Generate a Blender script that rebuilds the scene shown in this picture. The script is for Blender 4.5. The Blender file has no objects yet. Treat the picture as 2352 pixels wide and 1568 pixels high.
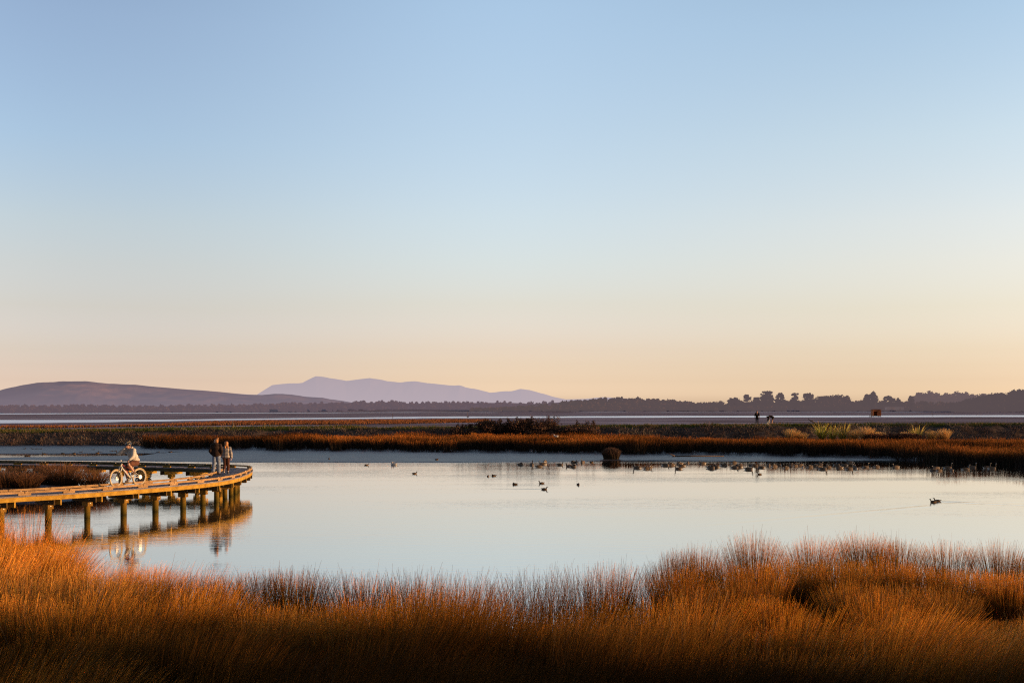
import bpy, bmesh, math, random
import numpy as np
from mathutils import Vector, Matrix

random.seed(7)
RNG = np.random.default_rng(11)
sc = bpy.context.scene
COL = sc.collection
R = math.radians

# ------------------------------------------------------------------ site constants
CAM_Z = 4.15          # eye height above the water
F = 2613.0            # focal length in survey pixels (2352 wide)
U0, V0 = 1176.0, 938.0
DECK_Z = 1.05
SUN_AZ = 95.0         # clockwise from +Y (view direction)
SUN_EL = 5.0


def gp(u, v, z=0.0):
    """surveyed bearing -> point of the site at height z"""
    d = F * (CAM_Z - z) / (v - V0)
    return ((u - U0) / F * d, d)


def at(u, d, v=None):
    x = (u - U0) / F * d
    if v is None:
        return x
    return x, CAM_Z - (v - V0) / F * d


# ------------------------------------------------------------------ noise
def _hash(i, j, s):
    h = np.sin(i * 127.1 + j * 311.7 + s * 74.7) * 43758.5453
    return h - np.floor(h)


def vnoise(x, y, s=0):
    x = np.asarray(x, float); y = np.asarray(y, float)
    i = np.floor(x); j = np.floor(y)
    fx = x - i; fy = y - j
    fx = fx * fx * (3 - 2 * fx); fy = fy * fy * (3 - 2 * fy)
    a = _hash(i, j, s); b = _hash(i + 1, j, s); c = _hash(i, j + 1, s); d = _hash(i + 1, j + 1, s)
    return (a * (1 - fx) + b * fx) * (1 - fy) + (c * (1 - fx) + d * fx) * fy


def fbm(x, y, s=0, o=4):
    t = 0; a = 0.5; n = 0
    for k in range(o):
        t = t + a * vnoise(x * 2 ** k, y * 2 ** k, s + k * 3); n += a; a *= 0.5
    return t / n


def sstep(a, b, x):
    t = np.clip((x - a) / (b - a), 0, 1)
    return t * t * (3 - 2 * t)


# ------------------------------------------------------------------ materials
def new_mat(name):
    m = bpy.data.materials.new(name); m.use_nodes = True
    nt = m.node_tree; nt.nodes.clear()
    out = nt.nodes.new('ShaderNodeOutputMaterial')
    return m, nt, out


def N(nt, t, **kw):
    n = nt.nodes.new(t)
    for k, v in kw.items():
        if k.startswith('i_'):
            key = k[2:]
            key = int(key) if key.isdigit() else key.replace('_', ' ')
            n.inputs[key].default_value = v
        else:
            setattr(n, k, v)
    return n


def rgba(c):
    return (c[0], c[1], c[2], 1.0)


def pbr(name, col, rough=0.7, spec=0.3, var=0.25, scale=6.0, col2=None, bump=0.0, bscale=40.0, metal=0.0, stretch=(1, 1, 1)):
    m, nt, out = new_mat(name)
    p = N(nt, 'ShaderNodeBsdfPrincipled'); L = nt.links.new
    p.inputs['Roughness'].default_value = rough
    p.inputs['Specular IOR Level'].default_value = spec
    p.inputs['Metallic'].default_value = metal
    tc = N(nt, 'ShaderNodeTexCoord'); mp = N(nt, 'ShaderNodeMapping'); mp.inputs['Scale'].default_value = stretch
    L(tc.outputs['Object'], mp.inputs['Vector'])
    no = N(nt, 'ShaderNodeTexNoise', i_Scale=scale, i_Detail=5.0)
    L(mp.outputs[0], no.inputs['Vector'])
    cr = N(nt, 'ShaderNodeValToRGB')
    c2 = col2 if col2 else tuple(c * (1 - var) for c in col)
    c1 = col if col2 else tuple(min(1, c * (1 + var)) for c in col)
    cr.color_ramp.elements[0].position = 0.3; cr.color_ramp.elements[1].position = 0.7
    cr.color_ramp.elements[0].color = rgba(c2); cr.color_ramp.elements[1].color = rgba(c1)
    L(no.outputs['Fac'], cr.inputs['Fac']); L(cr.outputs[0], p.inputs['Base Color'])
    if bump:
        n2 = N(nt, 'ShaderNodeTexNoise', i_Scale=bscale, i_Detail=4.0); L(mp.outputs[0], n2.inputs['Vector'])
        b = N(nt, 'ShaderNodeBump', i_Strength=bump, i_Distance=0.02); L(n2.outputs['Fac'], b.inputs['Height']); L(b.outputs[0], p.inputs['Normal'])
    L(p.outputs[0], out.inputs[0])
    return m


def blade_mat(name, rough=0.55, trans=0.3, spec=0.25):
    m, nt, out = new_mat(name); L = nt.links.new
    a = N(nt, 'ShaderNodeAttribute', attribute_name='tint')
    p = N(nt, 'ShaderNodeBsdfPrincipled'); p.inputs['Roughness'].default_value = rough
    p.inputs['Specular IOR Level'].default_value = spec
    t = N(nt, 'ShaderNodeBsdfTranslucent')
    mx = N(nt, 'ShaderNodeMixShader'); mx.inputs[0].default_value = trans
    L(a.outputs['Color'], p.inputs['Base Color']); L(a.outputs['Color'], t.inputs['Color'])
    L(p.outputs[0], mx.inputs[1]); L(t.outputs[0], mx.inputs[2]); L(mx.outputs[0], out.inputs[0])
    return m


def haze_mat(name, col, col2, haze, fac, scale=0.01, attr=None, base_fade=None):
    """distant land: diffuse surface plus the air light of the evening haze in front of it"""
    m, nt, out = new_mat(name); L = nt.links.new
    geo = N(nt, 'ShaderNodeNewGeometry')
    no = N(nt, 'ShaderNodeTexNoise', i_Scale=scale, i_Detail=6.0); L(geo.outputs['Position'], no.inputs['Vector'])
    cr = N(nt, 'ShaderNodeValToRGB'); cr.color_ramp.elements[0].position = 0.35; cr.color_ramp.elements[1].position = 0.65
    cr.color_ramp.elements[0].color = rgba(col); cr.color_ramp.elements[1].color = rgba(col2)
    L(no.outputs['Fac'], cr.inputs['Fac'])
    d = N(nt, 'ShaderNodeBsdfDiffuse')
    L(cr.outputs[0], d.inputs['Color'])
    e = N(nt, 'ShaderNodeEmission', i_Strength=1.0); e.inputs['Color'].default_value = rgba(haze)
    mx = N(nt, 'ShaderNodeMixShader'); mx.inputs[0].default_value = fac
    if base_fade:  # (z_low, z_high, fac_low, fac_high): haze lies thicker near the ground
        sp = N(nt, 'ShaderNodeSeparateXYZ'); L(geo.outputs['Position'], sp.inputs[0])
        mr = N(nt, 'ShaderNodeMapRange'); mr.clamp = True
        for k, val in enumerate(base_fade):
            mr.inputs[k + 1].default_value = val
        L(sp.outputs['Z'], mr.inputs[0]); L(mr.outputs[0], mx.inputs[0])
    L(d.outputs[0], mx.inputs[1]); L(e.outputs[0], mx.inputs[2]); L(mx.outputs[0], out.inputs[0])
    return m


# ------------------------------------------------------------------ object helpers
def tag(o, label=None, cat=None, group=None, kind=None):
    if label: o['label'] = label
    if cat: o['category'] = cat
    if group: o['group'] = group
    if kind: o['kind'] = kind
    return o


def empty(name, loc=(0, 0, 0), rz=0.0):
    o = bpy.data.objects.new(name, None); COL.objects.link(o)
    o.location = loc; o.rotation_euler = (0, 0, rz); o.empty_display_size = 0.2
    return o


def link_mesh(name, me, mats, parent=None):
    o = bpy.data.objects.new(name, me); COL.objects.link(o)
    if mats is not None:
        for m in (mats if isinstance(mats, (list, tuple)) else [mats]):
            if me.materials.find(m.name) < 0: me.materials.append(m)
    if parent: o.parent = parent
    return o


def np_mesh(name, V, Q, smooth=False, col=None, matidx=None):
    """fast mesh from vertex array and quad array"""
    V = np.asarray(V, np.float32); Q = np.asarray(Q, np.int32)
    me = bpy.data.meshes.new(name)
    k = Q.shape[1]
    me.vertices.add(len(V)); me.vertices.foreach_set('co', V.ravel())
    me.loops.add(Q.size); me.loops.foreach_set('vertex_index', Q.ravel())
    me.polygons.add(len(Q)); me.polygons.foreach_set('loop_start', np.arange(0, Q.size, k, dtype=np.int32))
    me.polygons.foreach_set('loop_total', np.full(len(Q), k, np.int32))
    if smooth: me.polygons.foreach_set('use_smooth', np.ones(len(Q), bool))
    if matidx is not None: me.polygons.foreach_set('material_index', np.asarray(matidx, np.int32))
    me.update(calc_edges=True)
    if col is not None:
        at_ = me.attributes.new('tint', 'FLOAT_COLOR', 'POINT')
        c4 = np.ones((len(V), 4), np.float32); c4[:, :3] = col
        at_.data.foreach_set('color', c4.ravel())
    return me


class MB:
    """collects boxes, bars, tubes, capsules and ellipsoids into one mesh"""
    def __init__(s): s.v = []; s.f = []; s.m = []

    def add(s, vs, fs, mi=0):
        b = len(s.v); s.v += [tuple(p) for p in vs]
        s.f += [tuple(b + i for i in f) for f in fs]; s.m += [mi] * len(fs)

    def hexa(s, c, mi=0):  # 8 corners: bottom 4 ccw, top 4 ccw
        s.add(c, [(3, 2, 1, 0), (4, 5, 6, 7), (0, 1, 5, 4), (1, 2, 6, 5), (2, 3, 7, 6), (3, 0, 4, 7)], mi)

    def box(s, c, d, rz=0.0, mi=0):
        x, y, z = c; a, b, h = d[0] / 2, d[1] / 2, d[2] / 2
        cs, sn = math.cos(rz), math.sin(rz)
        P = []
        for zz in (-h, h):
            for (px, py) in ((-a, -b), (a, -b), (a, b), (-a, b)):
                P.append((x + px * cs - py * sn, y + px * sn + py * cs, z + zz))
        s.hexa(P, mi)

    def tube(s, pts, r, n=10, mi=0, cap=True):
        pts = [Vector(p) for p in pts]
        rs = r if isinstance(r, (list, tuple)) else [r] * len(pts)
        vs = []; fs = []
        prev = None
        for k, p in enumerate(pts):
            t = (pts[min(k + 1, len(pts) - 1)] - pts[max(k - 1, 0)])
            t = t.normalized() if t.length > 1e-9 else Vector((0, 0, 1))
            a = (prev - t * prev.dot(t)) if prev is not None else (Vector((0, 0, 1)) if abs(t.z) < 0.9 else Vector((1, 0, 0)))
            a = (a - t * a.dot(t)).normalized(); prev = a
            b = t.cross(a)
            for i in range(n):
                w = 2 * math.pi * i / n
                vs.append(p + (a * math.cos(w) + b * math.sin(w)) * rs[k])
        for k in range(len(pts) - 1):
            for i in range(n):
                j = (i + 1) % n
                fs.append((k * n + i, k * n + j, (k + 1) * n + j, (k + 1) * n + i))
        if cap:
            fs.append(tuple(range(n - 1, -1, -1))); b0 = (len(pts) - 1) * n
            fs.append(tuple(b0 + i for i in range(n)))
        s.add(vs, fs, mi)

    def cap(s, p0, p1, r0, r1=None, n=12, mi=0):
        r1 = r0 if r1 is None else r1
        p0 = Vector(p0); p1 = Vector(p1); t = p1 - p0
        t = t.normalized() if t.length > 1e-6 else Vector((0, 0, 1))
        pts = []; rs = []
        for a in (-90, -60, -30, 0):
            pts.append(p0 + t * math.sin(R(a)) * r0); rs.append(max(1e-4, math.cos(R(a)) * r0))
        for a in (0, 30, 60, 90):
            pts.append(p1 + t * math.sin(R(a)) * r1); rs.append(max(1e-4, math.cos(R(a)) * r1))
        s.tube(pts, rs, n, mi)

    def chain(s, pts, rs, n=12, mi=0):
        for k in range(len(pts) - 1): s.cap(pts[k], pts[k + 1], rs[k], rs[k + 1], n, mi)

    def ell(s, c, r, rot=None, n=14, m=9, mi=0):
        M = rot if rot is not None else Matrix.Identity(3)
        vs = []; fs = []
        for j in range(m + 1):
            a = math.pi * j / m - math.pi / 2
            for i in range(n):
                w = 2 * math.pi * i / n
                q = Vector((r[0] * math.cos(a) * math.cos(w), r[1] * math.cos(a) * math.sin(w), r[2] * math.sin(a)))
                vs.append(Vector(c) + M @ q)
        for j in range(m):
            for i in range(n):
                k = (i + 1) % n
                fs.append((j * n + i, j * n + k, (j + 1) * n + k, (j + 1) * n + i))
        s.add(vs, fs, mi)

    def mesh(s, name, smooth=False):
        me = bpy.data.meshes.new(name); me.from_pydata(s.v, [], s.f)
        me.polygons.foreach_set('material_index', s.m)
        if smooth: me.polygons.foreach_set('use_smooth', [True] * len(s.f))
        me.update(); return me

    def build(s, name, mats, parent=None, smooth=False):
        return link_mesh(name, s.mesh(name, smooth), mats, parent)

    def skin(s, name, mats, parent=None, voxel=0.012, it=4, classify=None):
        """fuse everything collected into ONE continuous smooth surface"""
        me = s.mesh(name)
        tmp = bpy.data.objects.new(name, me); COL.objects.link(tmp)
        r = tmp.modifiers.new('fuse', 'REMESH'); r.mode = 'VOXEL'; r.voxel_size = voxel; r.use_smooth_shade = True
        sm = tmp.modifiers.new('relax', 'SMOOTH'); sm.factor = 0.5; sm.iterations = it
        dg = bpy.context.evaluated_depsgraph_get(); dg.update()
        nm = bpy.data.meshes.new_from_object(tmp.evaluated_get(dg))
        bpy.data.objects.remove(tmp); bpy.data.meshes.remove(me)
        nm.name = name; nm.materials.clear()
        o = link_mesh(name, nm, mats, parent)
        if classify:
            for p in nm.polygons: p.material_index = classify(p.center, p.normal)
        return o


def copy_tree(o, parent=None):
    c = o.copy(); COL.objects.link(c)
    if parent: c.parent = parent
    for ch in o.children: copy_tree(ch, c)
    return c


# ------------------------------------------------------------------ grass and reeds
def blades(name, P, h, lean, amt, w, cb, ct, mat, segs=3, tipw=0.25, cm=None, parent=None, shade=1.0):
    n = len(P); ts = np.linspace(0, 1, segs + 1)
    ang = RNG.uniform(0, math.pi, n)
    # broadly face across the view so that none vanishes edge on
    sx, sy = np.cos(ang), np.sin(ang)
    V = np.zeros((n, segs + 1, 2, 3), np.float32); C = np.zeros((n, segs + 1, 2, 3), np.float32)
    bend = amt[:, None] * ts[None, :] ** 1.6
    vert = np.sqrt(np.clip(1 - (amt[:, None] * ts[None, :] ** 0.8) ** 2 * 0.6, 0.2, 1)) * ts[None, :]
    X = P[:, 0, None] + lean[:, 0, None] * bend * h[:, None]
    Y = P[:, 1, None] + lean[:, 1, None] * bend * h[:, None]
    Z = P[:, 2, None] + vert * h[:, None]
    ww = w[:, None] * (1 - (1 - tipw) * ts[None, :] ** 1.5) / 2
    for k, sg in enumerate((-1, 1)):
        V[:, :, k, 0] = X + sg * ww * sx[:, None]; V[:, :, k, 1] = Y + sg * ww * sy[:, None]; V[:, :, k, 2] = Z
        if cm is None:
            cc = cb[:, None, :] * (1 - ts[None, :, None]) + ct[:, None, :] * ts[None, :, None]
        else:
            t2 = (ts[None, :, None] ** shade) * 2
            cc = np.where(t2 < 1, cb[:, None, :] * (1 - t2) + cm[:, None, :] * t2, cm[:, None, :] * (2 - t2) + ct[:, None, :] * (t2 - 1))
        C[:, :, k, :] = cc
    b = (np.arange(n) * (segs + 1) * 2)[:, None]
    q = []
    for k in range(segs):
        q.append(np.stack([b[:, 0] + 2 * k, b[:, 0] + 2 * k + 1, b[:, 0] + 2 * k + 3, b[:, 0] + 2 * k + 2], 1))
    Q = np.concatenate(q, 0)
    me = np_mesh(name, V.reshape(-1, 3), Q, col=C.reshape(-1, 3))
    return link_mesh(name, me, mat, parent)


def jitter(c, n, v=0.2, hue=0.08):
    k = RNG.uniform(1 - v, 1 + v, (n, 1)); g = 1 + RNG.normal(0, hue, (n, 3))
    return np.clip(np.array(c)[None, :] * k * g, 0.002, 1).astype(np.float32)


# ================================================================== SITE TABLES
near_shore = np.array([(-60, 36), (-40, 34), (-20, 31), (-12.9, 29.3), (-11, 28.5), (-9.4, 25.4), (-8.3, 22.6), (-7.7, 21.5), (-6.3, 21.2), (-5.4, 21.2), (-3.8, 21.2), (-2.7, 20.2),
                       (-1.2, 20.5), (-.2, 19.9), (1.3, 20.6), (2.5, 21.2), (3.3, 23.4), (4.8, 24.8), (6.2, 25.0), (7.9, 26.6), (9.2, 25.0), (10.5, 24.6), (12, 22), (30, 23), (60, 30)])


def shore(x): return np.interp(x, near_shore[:, 0], near_shore[:, 1])


_me = [gp(-400, 1053), gp(0, 1055), gp(300, 1058), gp(560, 1061), gp(1000, 1061), gp(1300, 1060), gp(1400, 1056.5), gp(1700, 1058), gp(2000, 1056)]
_me = np.array(_me + [(33.5, 93), (38, 99), (60, 105)])


def mud_edge(x): return np.interp(x, _me[:, 0], _me[:, 1])


_rf = np.array([(-60, 126), (-40.5, 126), gp(325, 1029), gp(420, 1031), gp(560, 1033), gp(700, 1034), gp(900, 1037), gp(1176, 1040), gp(1500, 1043), gp(1700, 1045),
                gp(1900, 1049), gp(2040, 1054), gp(2110, 1059), gp(2200, 1066), gp(2352, 1073), (60, 74)])


def reed_front(x): return np.interp(x, _rf[:, 0], _rf[:, 1])


_lv = np.array([(at(0, 132), 1.45), (at(500, 132), 1.8), (at(1000, 132), 1.98), (at(1500, 132), 2.22), (at(1735, 133), 2.3), (at(2352, 132), 2.4)])


def levee_h(x): return np.interp(x, _lv[:, 0], _lv[:, 1])


# channel bands of open water on the flats: (x, near, far)
def band(tab):
    a = np.array([(at(u, (n + f) / 2), n, f) for (u, n, f) in tab])
    return lambda x: (np.interp(x, a[:, 0], a[:, 1]), np.interp(x, a[:, 0], a[:, 2]))


CH1 = band([(-1500, 250, 400), (0, 300, 412), (330, 350, 430), (560, 420, 470), (1000, 497, 585), (1700, 545, 650), (2352, 583, 700), (4000, 600, 720)])
CH2 = band([(-1500, 640, 800), (0, 800, 1010), (500, 960, 1080), (900, 1180, 1230), (1200, 1240, 1245), (2352, 1260, 1262)])


def zones(x, y):
    """height, wetness, green, scrub"""
    x = np.asarray(x, float); y = np.asarray(y, float)
    nz = fbm(x * .35, y * .35, 1)
    s = y - shore(x)
    z = 0.12 - 0.72 * sstep(-0.5, 1.8, s) + (nz - .5) * .1
    # bank on which the photographer stands, with an unseen right arm raised to shade the rushes
    z = np.maximum(z, 2.45 * sstep(8.5, 2.0, y + .15 * x) - .3)
    edge = 15.0 + (fbm(x * .5, y * .5, 31) - .5) * 1.2
    z = np.maximum(z, (4.0 + (nz - .5) * .9) * sstep(8.2, 13.0, x) * sstep(edge, edge - 3.2, y + 0.08 * (x - 10)) - .3)
    wet = np.zeros_like(z); green = np.zeros_like(z); scrub = np.zeros_like(z)
    wet = np.where(s > -0.4, 1.0, 0.0)
    # island inside the boardwalk loop
    isl = np.exp(-(((x + 25.3) / 6.0) ** 4 + ((y - 55.0) / 3.2) ** 4))
    z = np.where(y > 40, z + .72 * isl, z)
    # far mud
    m = y - mud_edge(x) - (fbm(x * .12, y * .3, 5) - .5) * 2.0
    mudz = -0.6 + 0.65 * sstep(-3.0, 0.4, m) + (fbm(x * .5, y * 1.2, 9) - .5) * .05 * sstep(0, 3, m)
    # pools on the left
    pool = np.zeros_like(z)
    for (u0, v0, u1, v1, w0, w1) in ((-500, 1049, 330, 1044, 6.5, 3.0), (330, 1044, 395, 1039, 3.0, .2)):
        a = gp(u0, v0); b = gp(u1, v1)
        t = np.clip((x - a[0]) / (b[0] - a[0]), 0, 1); yc = a[1] + (b[1] - a[1]) * t; ww = w0 + (w1 - w0) * t
        pool = np.maximum(pool, np.where((x < b[0] + .5) & (x > a[0] - 1), sstep(1.25, .8, np.abs(y - yc + (vnoise(x * .3, 0, 3) - .5) * 1.5) / ww), 0))
    mudz = mudz - .2 * pool * (m > 0)
    # right-hand creek slit behind the geese
    far = y > 60
    z = np.where(far, np.maximum(np.where(y < 62, z, -9.0), mudz), z)
    # reed ground
    rf = y - reed_front(x)
    z = np.where(far, z + .12 * sstep(-1, 2, rf), z)
    # levee
    H = levee_h(x) - .1
    wob = (fbm(x * .12, y * 0 + 3, 15) - .5) * 3.0 + (fbm(x * .6, y * .3, 17) - .5) * 1.2
    front = sstep(125.0, 130.5, y + wob)
    back = sstep(170.0, 150.0, y) * (1 - 0) 
    backR = sstep(148.0, 139.0, y)
    left = sstep(-6, -22, x)
    lev = H * front * np.clip(backR * (1 - left) + left * sstep(205, 150, y), 0, 1)
    lump = (fbm(x * .9, y * .9, 21) - .5) * .5 * sstep(124, 127, y) * sstep(134, 130, y)
    z = np.where(y > 118, np.maximum(z, lev + lump * front), z)
    top = np.where((y > 118) & (y < 215), sstep(.90, .985, lev / np.maximum(H, .1)), 0)
    green = top
    scrub = np.where((y > 122), sstep(.05, .2, lev), 0) * (1 - top)
    # flats beyond
    fl = sstep(140, 150, y)
    zf = .06 + (fbm(x * .02, y * .05, 25) - .5) * .08
    z = np.where(y > 150, np.maximum(lev, zf), z)
    for CH in (CH1, CH2):
        n, f = CH(x)
        wob2 = (fbm(x * .01, y * .004, 41) - .5)
        mask = sstep(n - 4, n + 8, y + wob2 * 26) * sstep(f + 8, f - 4, y + wob2 * 26)
        z = z - .5 * mask * (y > 200)
    z = np.where(y > 1440, z + 3 * sstep(1440, 1600, y), z)
    wet = np.where(far, 1.0, wet)
    wet = np.where((y > 118) & (lev > .12), 0, wet)
    return z, wet, green, scrub


def ground_z(x, y): return float(zones(np.array([x]), np.array([y]))[0][0])


# ------------------------------------------------------------------ ground sheet
def build_ground():
    xs = np.concatenate([-np.geomspace(9000, 62, 60), np.arange(-60, 60.1, .6), np.geomspace(62, 9000, 60)])
    ys = np.concatenate([np.arange(-60, -6, 4.0), np.arange(-6, 32, .5), np.arange(32, 84, 1.5), np.arange(84, 160, .45), np.geomspace(160.5, 12000, 190)])
    X, Y = np.meshgrid(xs, ys)
    Z, wet, green, scrub = zones(X, Y)
    V = np.stack([X, Y, Z], -1).reshape(-1, 3)
    nx, ny = len(xs), len(ys)
    I = np.arange(nx * ny).reshape(ny, nx)
    Q = np.stack([I[:-1, :-1], I[:-1, 1:], I[1:, 1:], I[1:, :-1]], -1).reshape(-1, 4)
    C = np.stack([wet, green, scrub], -1).reshape(-1, 3)
    me = np_mesh('ground', V, Q, smooth=True, col=C)
    m, nt, out = new_mat('ground_surface'); L = nt.links.new
    at_ = N(nt, 'ShaderNodeAttribute', attribute_name='tint')
    sp = N(nt, 'ShaderNodeSeparateColor'); L(at_.outputs['Color'], sp.inputs[0])
    geo = N(nt, 'ShaderNodeNewGeometry')
    mp = N(nt, 'ShaderNodeMapping'); mp.inputs['Scale'].default_value = (.35, 1.0, 1.0); L(geo.outputs['Position'], mp.inputs[0])
    n1 = N(nt, 'ShaderNodeTexNoise', i_Scale=.6, i_Detail=8.0, i_Roughness=.65); L(mp.outputs[0], n1.inputs[0])
    n2 = N(nt, 'ShaderNodeTexNoise', i_Scale=3.5, i_Detail=6.0, i_Roughness=.6); L(mp.outputs[0], n2.inputs[0])
    mpf = N(nt, 'ShaderNodeMapping'); mpf.inputs['Scale'].default_value = (.012, .05, 1.0); L(geo.outputs['Position'], mpf.inputs[0])
    n3 = N(nt, 'ShaderNodeTexNoise', i_Scale=1.0, i_Detail=7.0, i_Roughness=.6); L(mpf.outputs[0], n3.inputs[0])

    def ramp(fac, a, b, p0=.3, p1=.7):
        r = N(nt, 'ShaderNodeValToRGB'); r.color_ramp.elements[0].position = p0; r.color_ramp.elements[1].position = p1
        r.color_ramp.elements[0].color = rgba(a); r.color_ramp.elements[1].color = rgba(b); L(fac, r.inputs[0]); return r.outputs[0]

    def mix(f, a, b):
        x = N(nt, 'ShaderNodeMix', data_type='RGBA'); L(f, x.inputs['Factor']); L(a, x.inputs['A']); L(b, x.inputs['B']); return x.outputs['Result']
    land = ramp(n2.outputs[0], (.02, .016, .01), (.06, .045, .022))
    mud = ramp(n1.outputs[0], (.012, .010, .011), (.06, .05, .052), .38, .62)
    mudf = ramp(n3.outputs[0], (.15, .105, .11), (.46, .40, .46), .42, .60)
    spx = N(nt, 'ShaderNodeSeparateXYZ'); L(geo.outputs['Position'], spx.inputs[0])
    fr = N(nt, 'ShaderNodeMapRange'); fr.inputs[1].default_value = 140; fr.inputs[2].default_value = 170; L(spx.outputs['Y'], fr.inputs[0])
    mud = mix(fr.outputs[0], mud, mudf)
    grass = ramp(n2.outputs[0], (.022, .034, .008), (.06, .065, .016))
    scr = ramp(n2.outputs[0], (.045, .032, .027), (.17, .125, .10))
    c = mix(sp.outputs[0], land, mud); c = mix(sp.outputs[1], c, grass); c = mix(sp.outputs[2], c, scr)
    rr = N(nt, 'ShaderNodeMapRange'); rr.inputs[3].default_value = .95; rr.inputs[4].default_value = .40; L(sp.outputs[0], rr.inputs[0])
    # wetter and drier patches
    rv = N(nt, 'ShaderNodeMath', operation='MULTIPLY_ADD'); rv.inputs[1].default_value = .45; L(n1.outputs[0], rv.inputs[0])
    sub = N(nt, 'ShaderNodeMath', operation='SUBTRACT'); sub.inputs[1].default_value = .22; L(rr.outputs[0], sub.inputs[0]); L(sub.outputs[0], rv.inputs[2])
    p = N(nt, 'ShaderNodeBsdfPrincipled'); L(c, p.inputs['Base Color']); L(rv.outputs[0], p.inputs['Roughness'])
    sw0 = N(nt, 'ShaderNodeMapRange', i_1=140.0, i_2=175.0, i_3=.36, i_4=0.0); L(spx.outputs['Y'], sw0.inputs[0]); sw = N(nt, 'ShaderNodeMath', operation='MULTIPLY'); L(sw0.outputs[0], sw.inputs[1]); L(sp.outputs[0], sw.inputs[0]); sw2 = N(nt, 'ShaderNodeMapRange', i_1=.36, i_2=.66, i_3=.25, i_4=1.3); L(n1.outputs[0], sw2.inputs[0]); sw3 = N(nt, 'ShaderNodeMath', operation='MULTIPLY'); L(sw.outputs[0], sw3.inputs[0]); L(sw2.outputs[0], sw3.inputs[1]); L(sw3.outputs[0], p.inputs['Specular IOR Level'])
    b = N(nt, 'ShaderNodeBump', i_Strength=.8, i_Distance=.06); L(n2.outputs[0], b.inputs['Height']); L(b.outputs[0], p.inputs['Normal'])
    L(p.outputs[0], out.inputs[0])
    o = link_mesh('ground', me, m); tag(o, kind='structure')


def build_water():
    xs = np.concatenate([-np.geomspace(6000, 130, 12), np.linspace(-120, 120, 40), np.geomspace(130, 6000, 12)])
    ys = np.concatenate([np.linspace(14, 125, 60), np.geomspace(130, 1600, 25)])
    X, Y = np.meshgrid(xs, ys); V = np.stack([X, Y, 0 * X], -1).reshape(-1, 3)
    nx, ny = len(xs), len(ys); I = np.arange(nx * ny).reshape(ny, nx)
    Q = np.stack([I[:-1, :-1], I[:-1, 1:], I[1:, 1:], I[1:, :-1]], -1).reshape(-1, 4)
    me = np_mesh('water', V, Q, smooth=True)
    m, nt, out = new_mat('pond_water'); L = nt.links.new
    geo = N(nt, 'ShaderNodeNewGeometry')

    def noise(scale, sx, sy, det=3.0, rough=.5):
        mp = N(nt, 'ShaderNodeMapping'); mp.inputs['Scale'].default_value = (sx, sy, 1); mp.inputs['Rotation'].default_value = (0, 0, R(6)); L(geo.outputs['Position'], mp.inputs[0])
        n = N(nt, 'ShaderNodeTexNoise', i_Scale=scale, i_Detail=det, i_Roughness=rough); L(mp.outputs[0], n.inputs[0]); return n.outputs[0]

    def M(op, a, b=None, c=None):
        n = N(nt, 'ShaderNodeMath', operation=op)
        for k, v in enumerate((a, b, c)):
            if v is None: continue
            if isinstance(v, (int, float)): n.inputs[k].default_value = v
            else: L(v, n.inputs[k])
        return n.outputs[0]
    a = noise(1.0, .8, 4.5, 3, .55)
    b = noise(1.0, 2.2, 11.0, 3, .6)
    calm = noise(1.0, .03, .14, 2, .5)
    gust = N(nt, 'ShaderNodeMapRange', i_1=.40, i_2=.64, i_3=.35, i_4=2.2); L(calm, gust.inputs[0])
    h = M('MULTIPLY', M('ADD', M('MULTIPLY', a, .0031), M('MULTIPLY', b, .0009)), gust.outputs[0])
    # wakes trailing behind the swimming ducks
    sep = N(nt, 'ShaderNodeSeparateXYZ'); L(geo.outputs['Position'], sep.inputs[0])
    wk = None
    for (p0, p1, w, s) in WAKES:
        dx, dy = p1[0] - p0[0], p1[1] - p0[1]; ln = math.hypot(dx, dy); dx /= ln; dy /= ln
        rx = M('SUBTRACT', sep.outputs[0], p0[0]); ry = M('SUBTRACT', sep.outputs[1], p0[1])
        al = M('ADD', M('MULTIPLY', rx, dx), M('MULTIPLY', ry, dy)); ac = M('ADD', M('MULTIPLY', rx, -dy), M('MULTIPLY', ry, dx))
        t = N(nt, 'ShaderNodeMapRange', i_1=0.0, i_2=ln, i_3=1.0, i_4=0.0); L(al, t.inputs[0])
        on = M('GREATER_THAN', al, 0.0)
        g = M('POWER', 2.718, M('MULTIPLY', M('MULTIPLY', ac, ac), -1.0 / (w * w)))
        e = M('MULTIPLY', M('MULTIPLY', M('MULTIPLY', g, t.outputs[0]), on), s)
        e = M('MULTIPLY', e, M('SINE', M('MULTIPLY', ac, 2.6 / w)))
        wk = e if wk is None else M('ADD', wk, e)
    h = M('ADD', h, wk)
    bp = N(nt, 'ShaderNodeBump', i_Strength=1.0, i_Distance=1.0); L(h, bp.inputs['Height'])
    g = N(nt, 'ShaderNodeBsdfGlossy'); g.inputs['Color'].default_value = (.97, .97, .965, 1); L(bp.outputs[0], g.inputs['Normal'])
    d = N(nt, 'ShaderNodeBsdfDiffuse'); d.inputs['Color'].default_value = (.035, .04, .038, 1)
    fr = N(nt, 'ShaderNodeFresnel', i_IOR=2.3); L(bp.outputs[0], fr.inputs['Normal'])
    frm = N(nt, 'ShaderNodeMapRange', i_1=0.15, i_2=.75, i_3=.62, i_4=.98); L(fr.outputs[0], frm.inputs[0])
    mx = N(nt, 'ShaderNodeMixShader'); L(frm.outputs[0], mx.inputs[0]); L(d.outputs[0], mx.inputs[1]); L(g.outputs[0], mx.inputs[2]); L(mx.outputs[0], out.inputs[0])
    rg = N(nt, 'ShaderNodeMapRange', i_1=130.0, i_2=230.0, i_3=.03, i_4=.42); L(sep.outputs[1], rg.inputs[0]); L(rg.outputs[0], g.inputs['Roughness'])
    o = link_mesh('water', me, m); tag(o, kind='structure')


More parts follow.
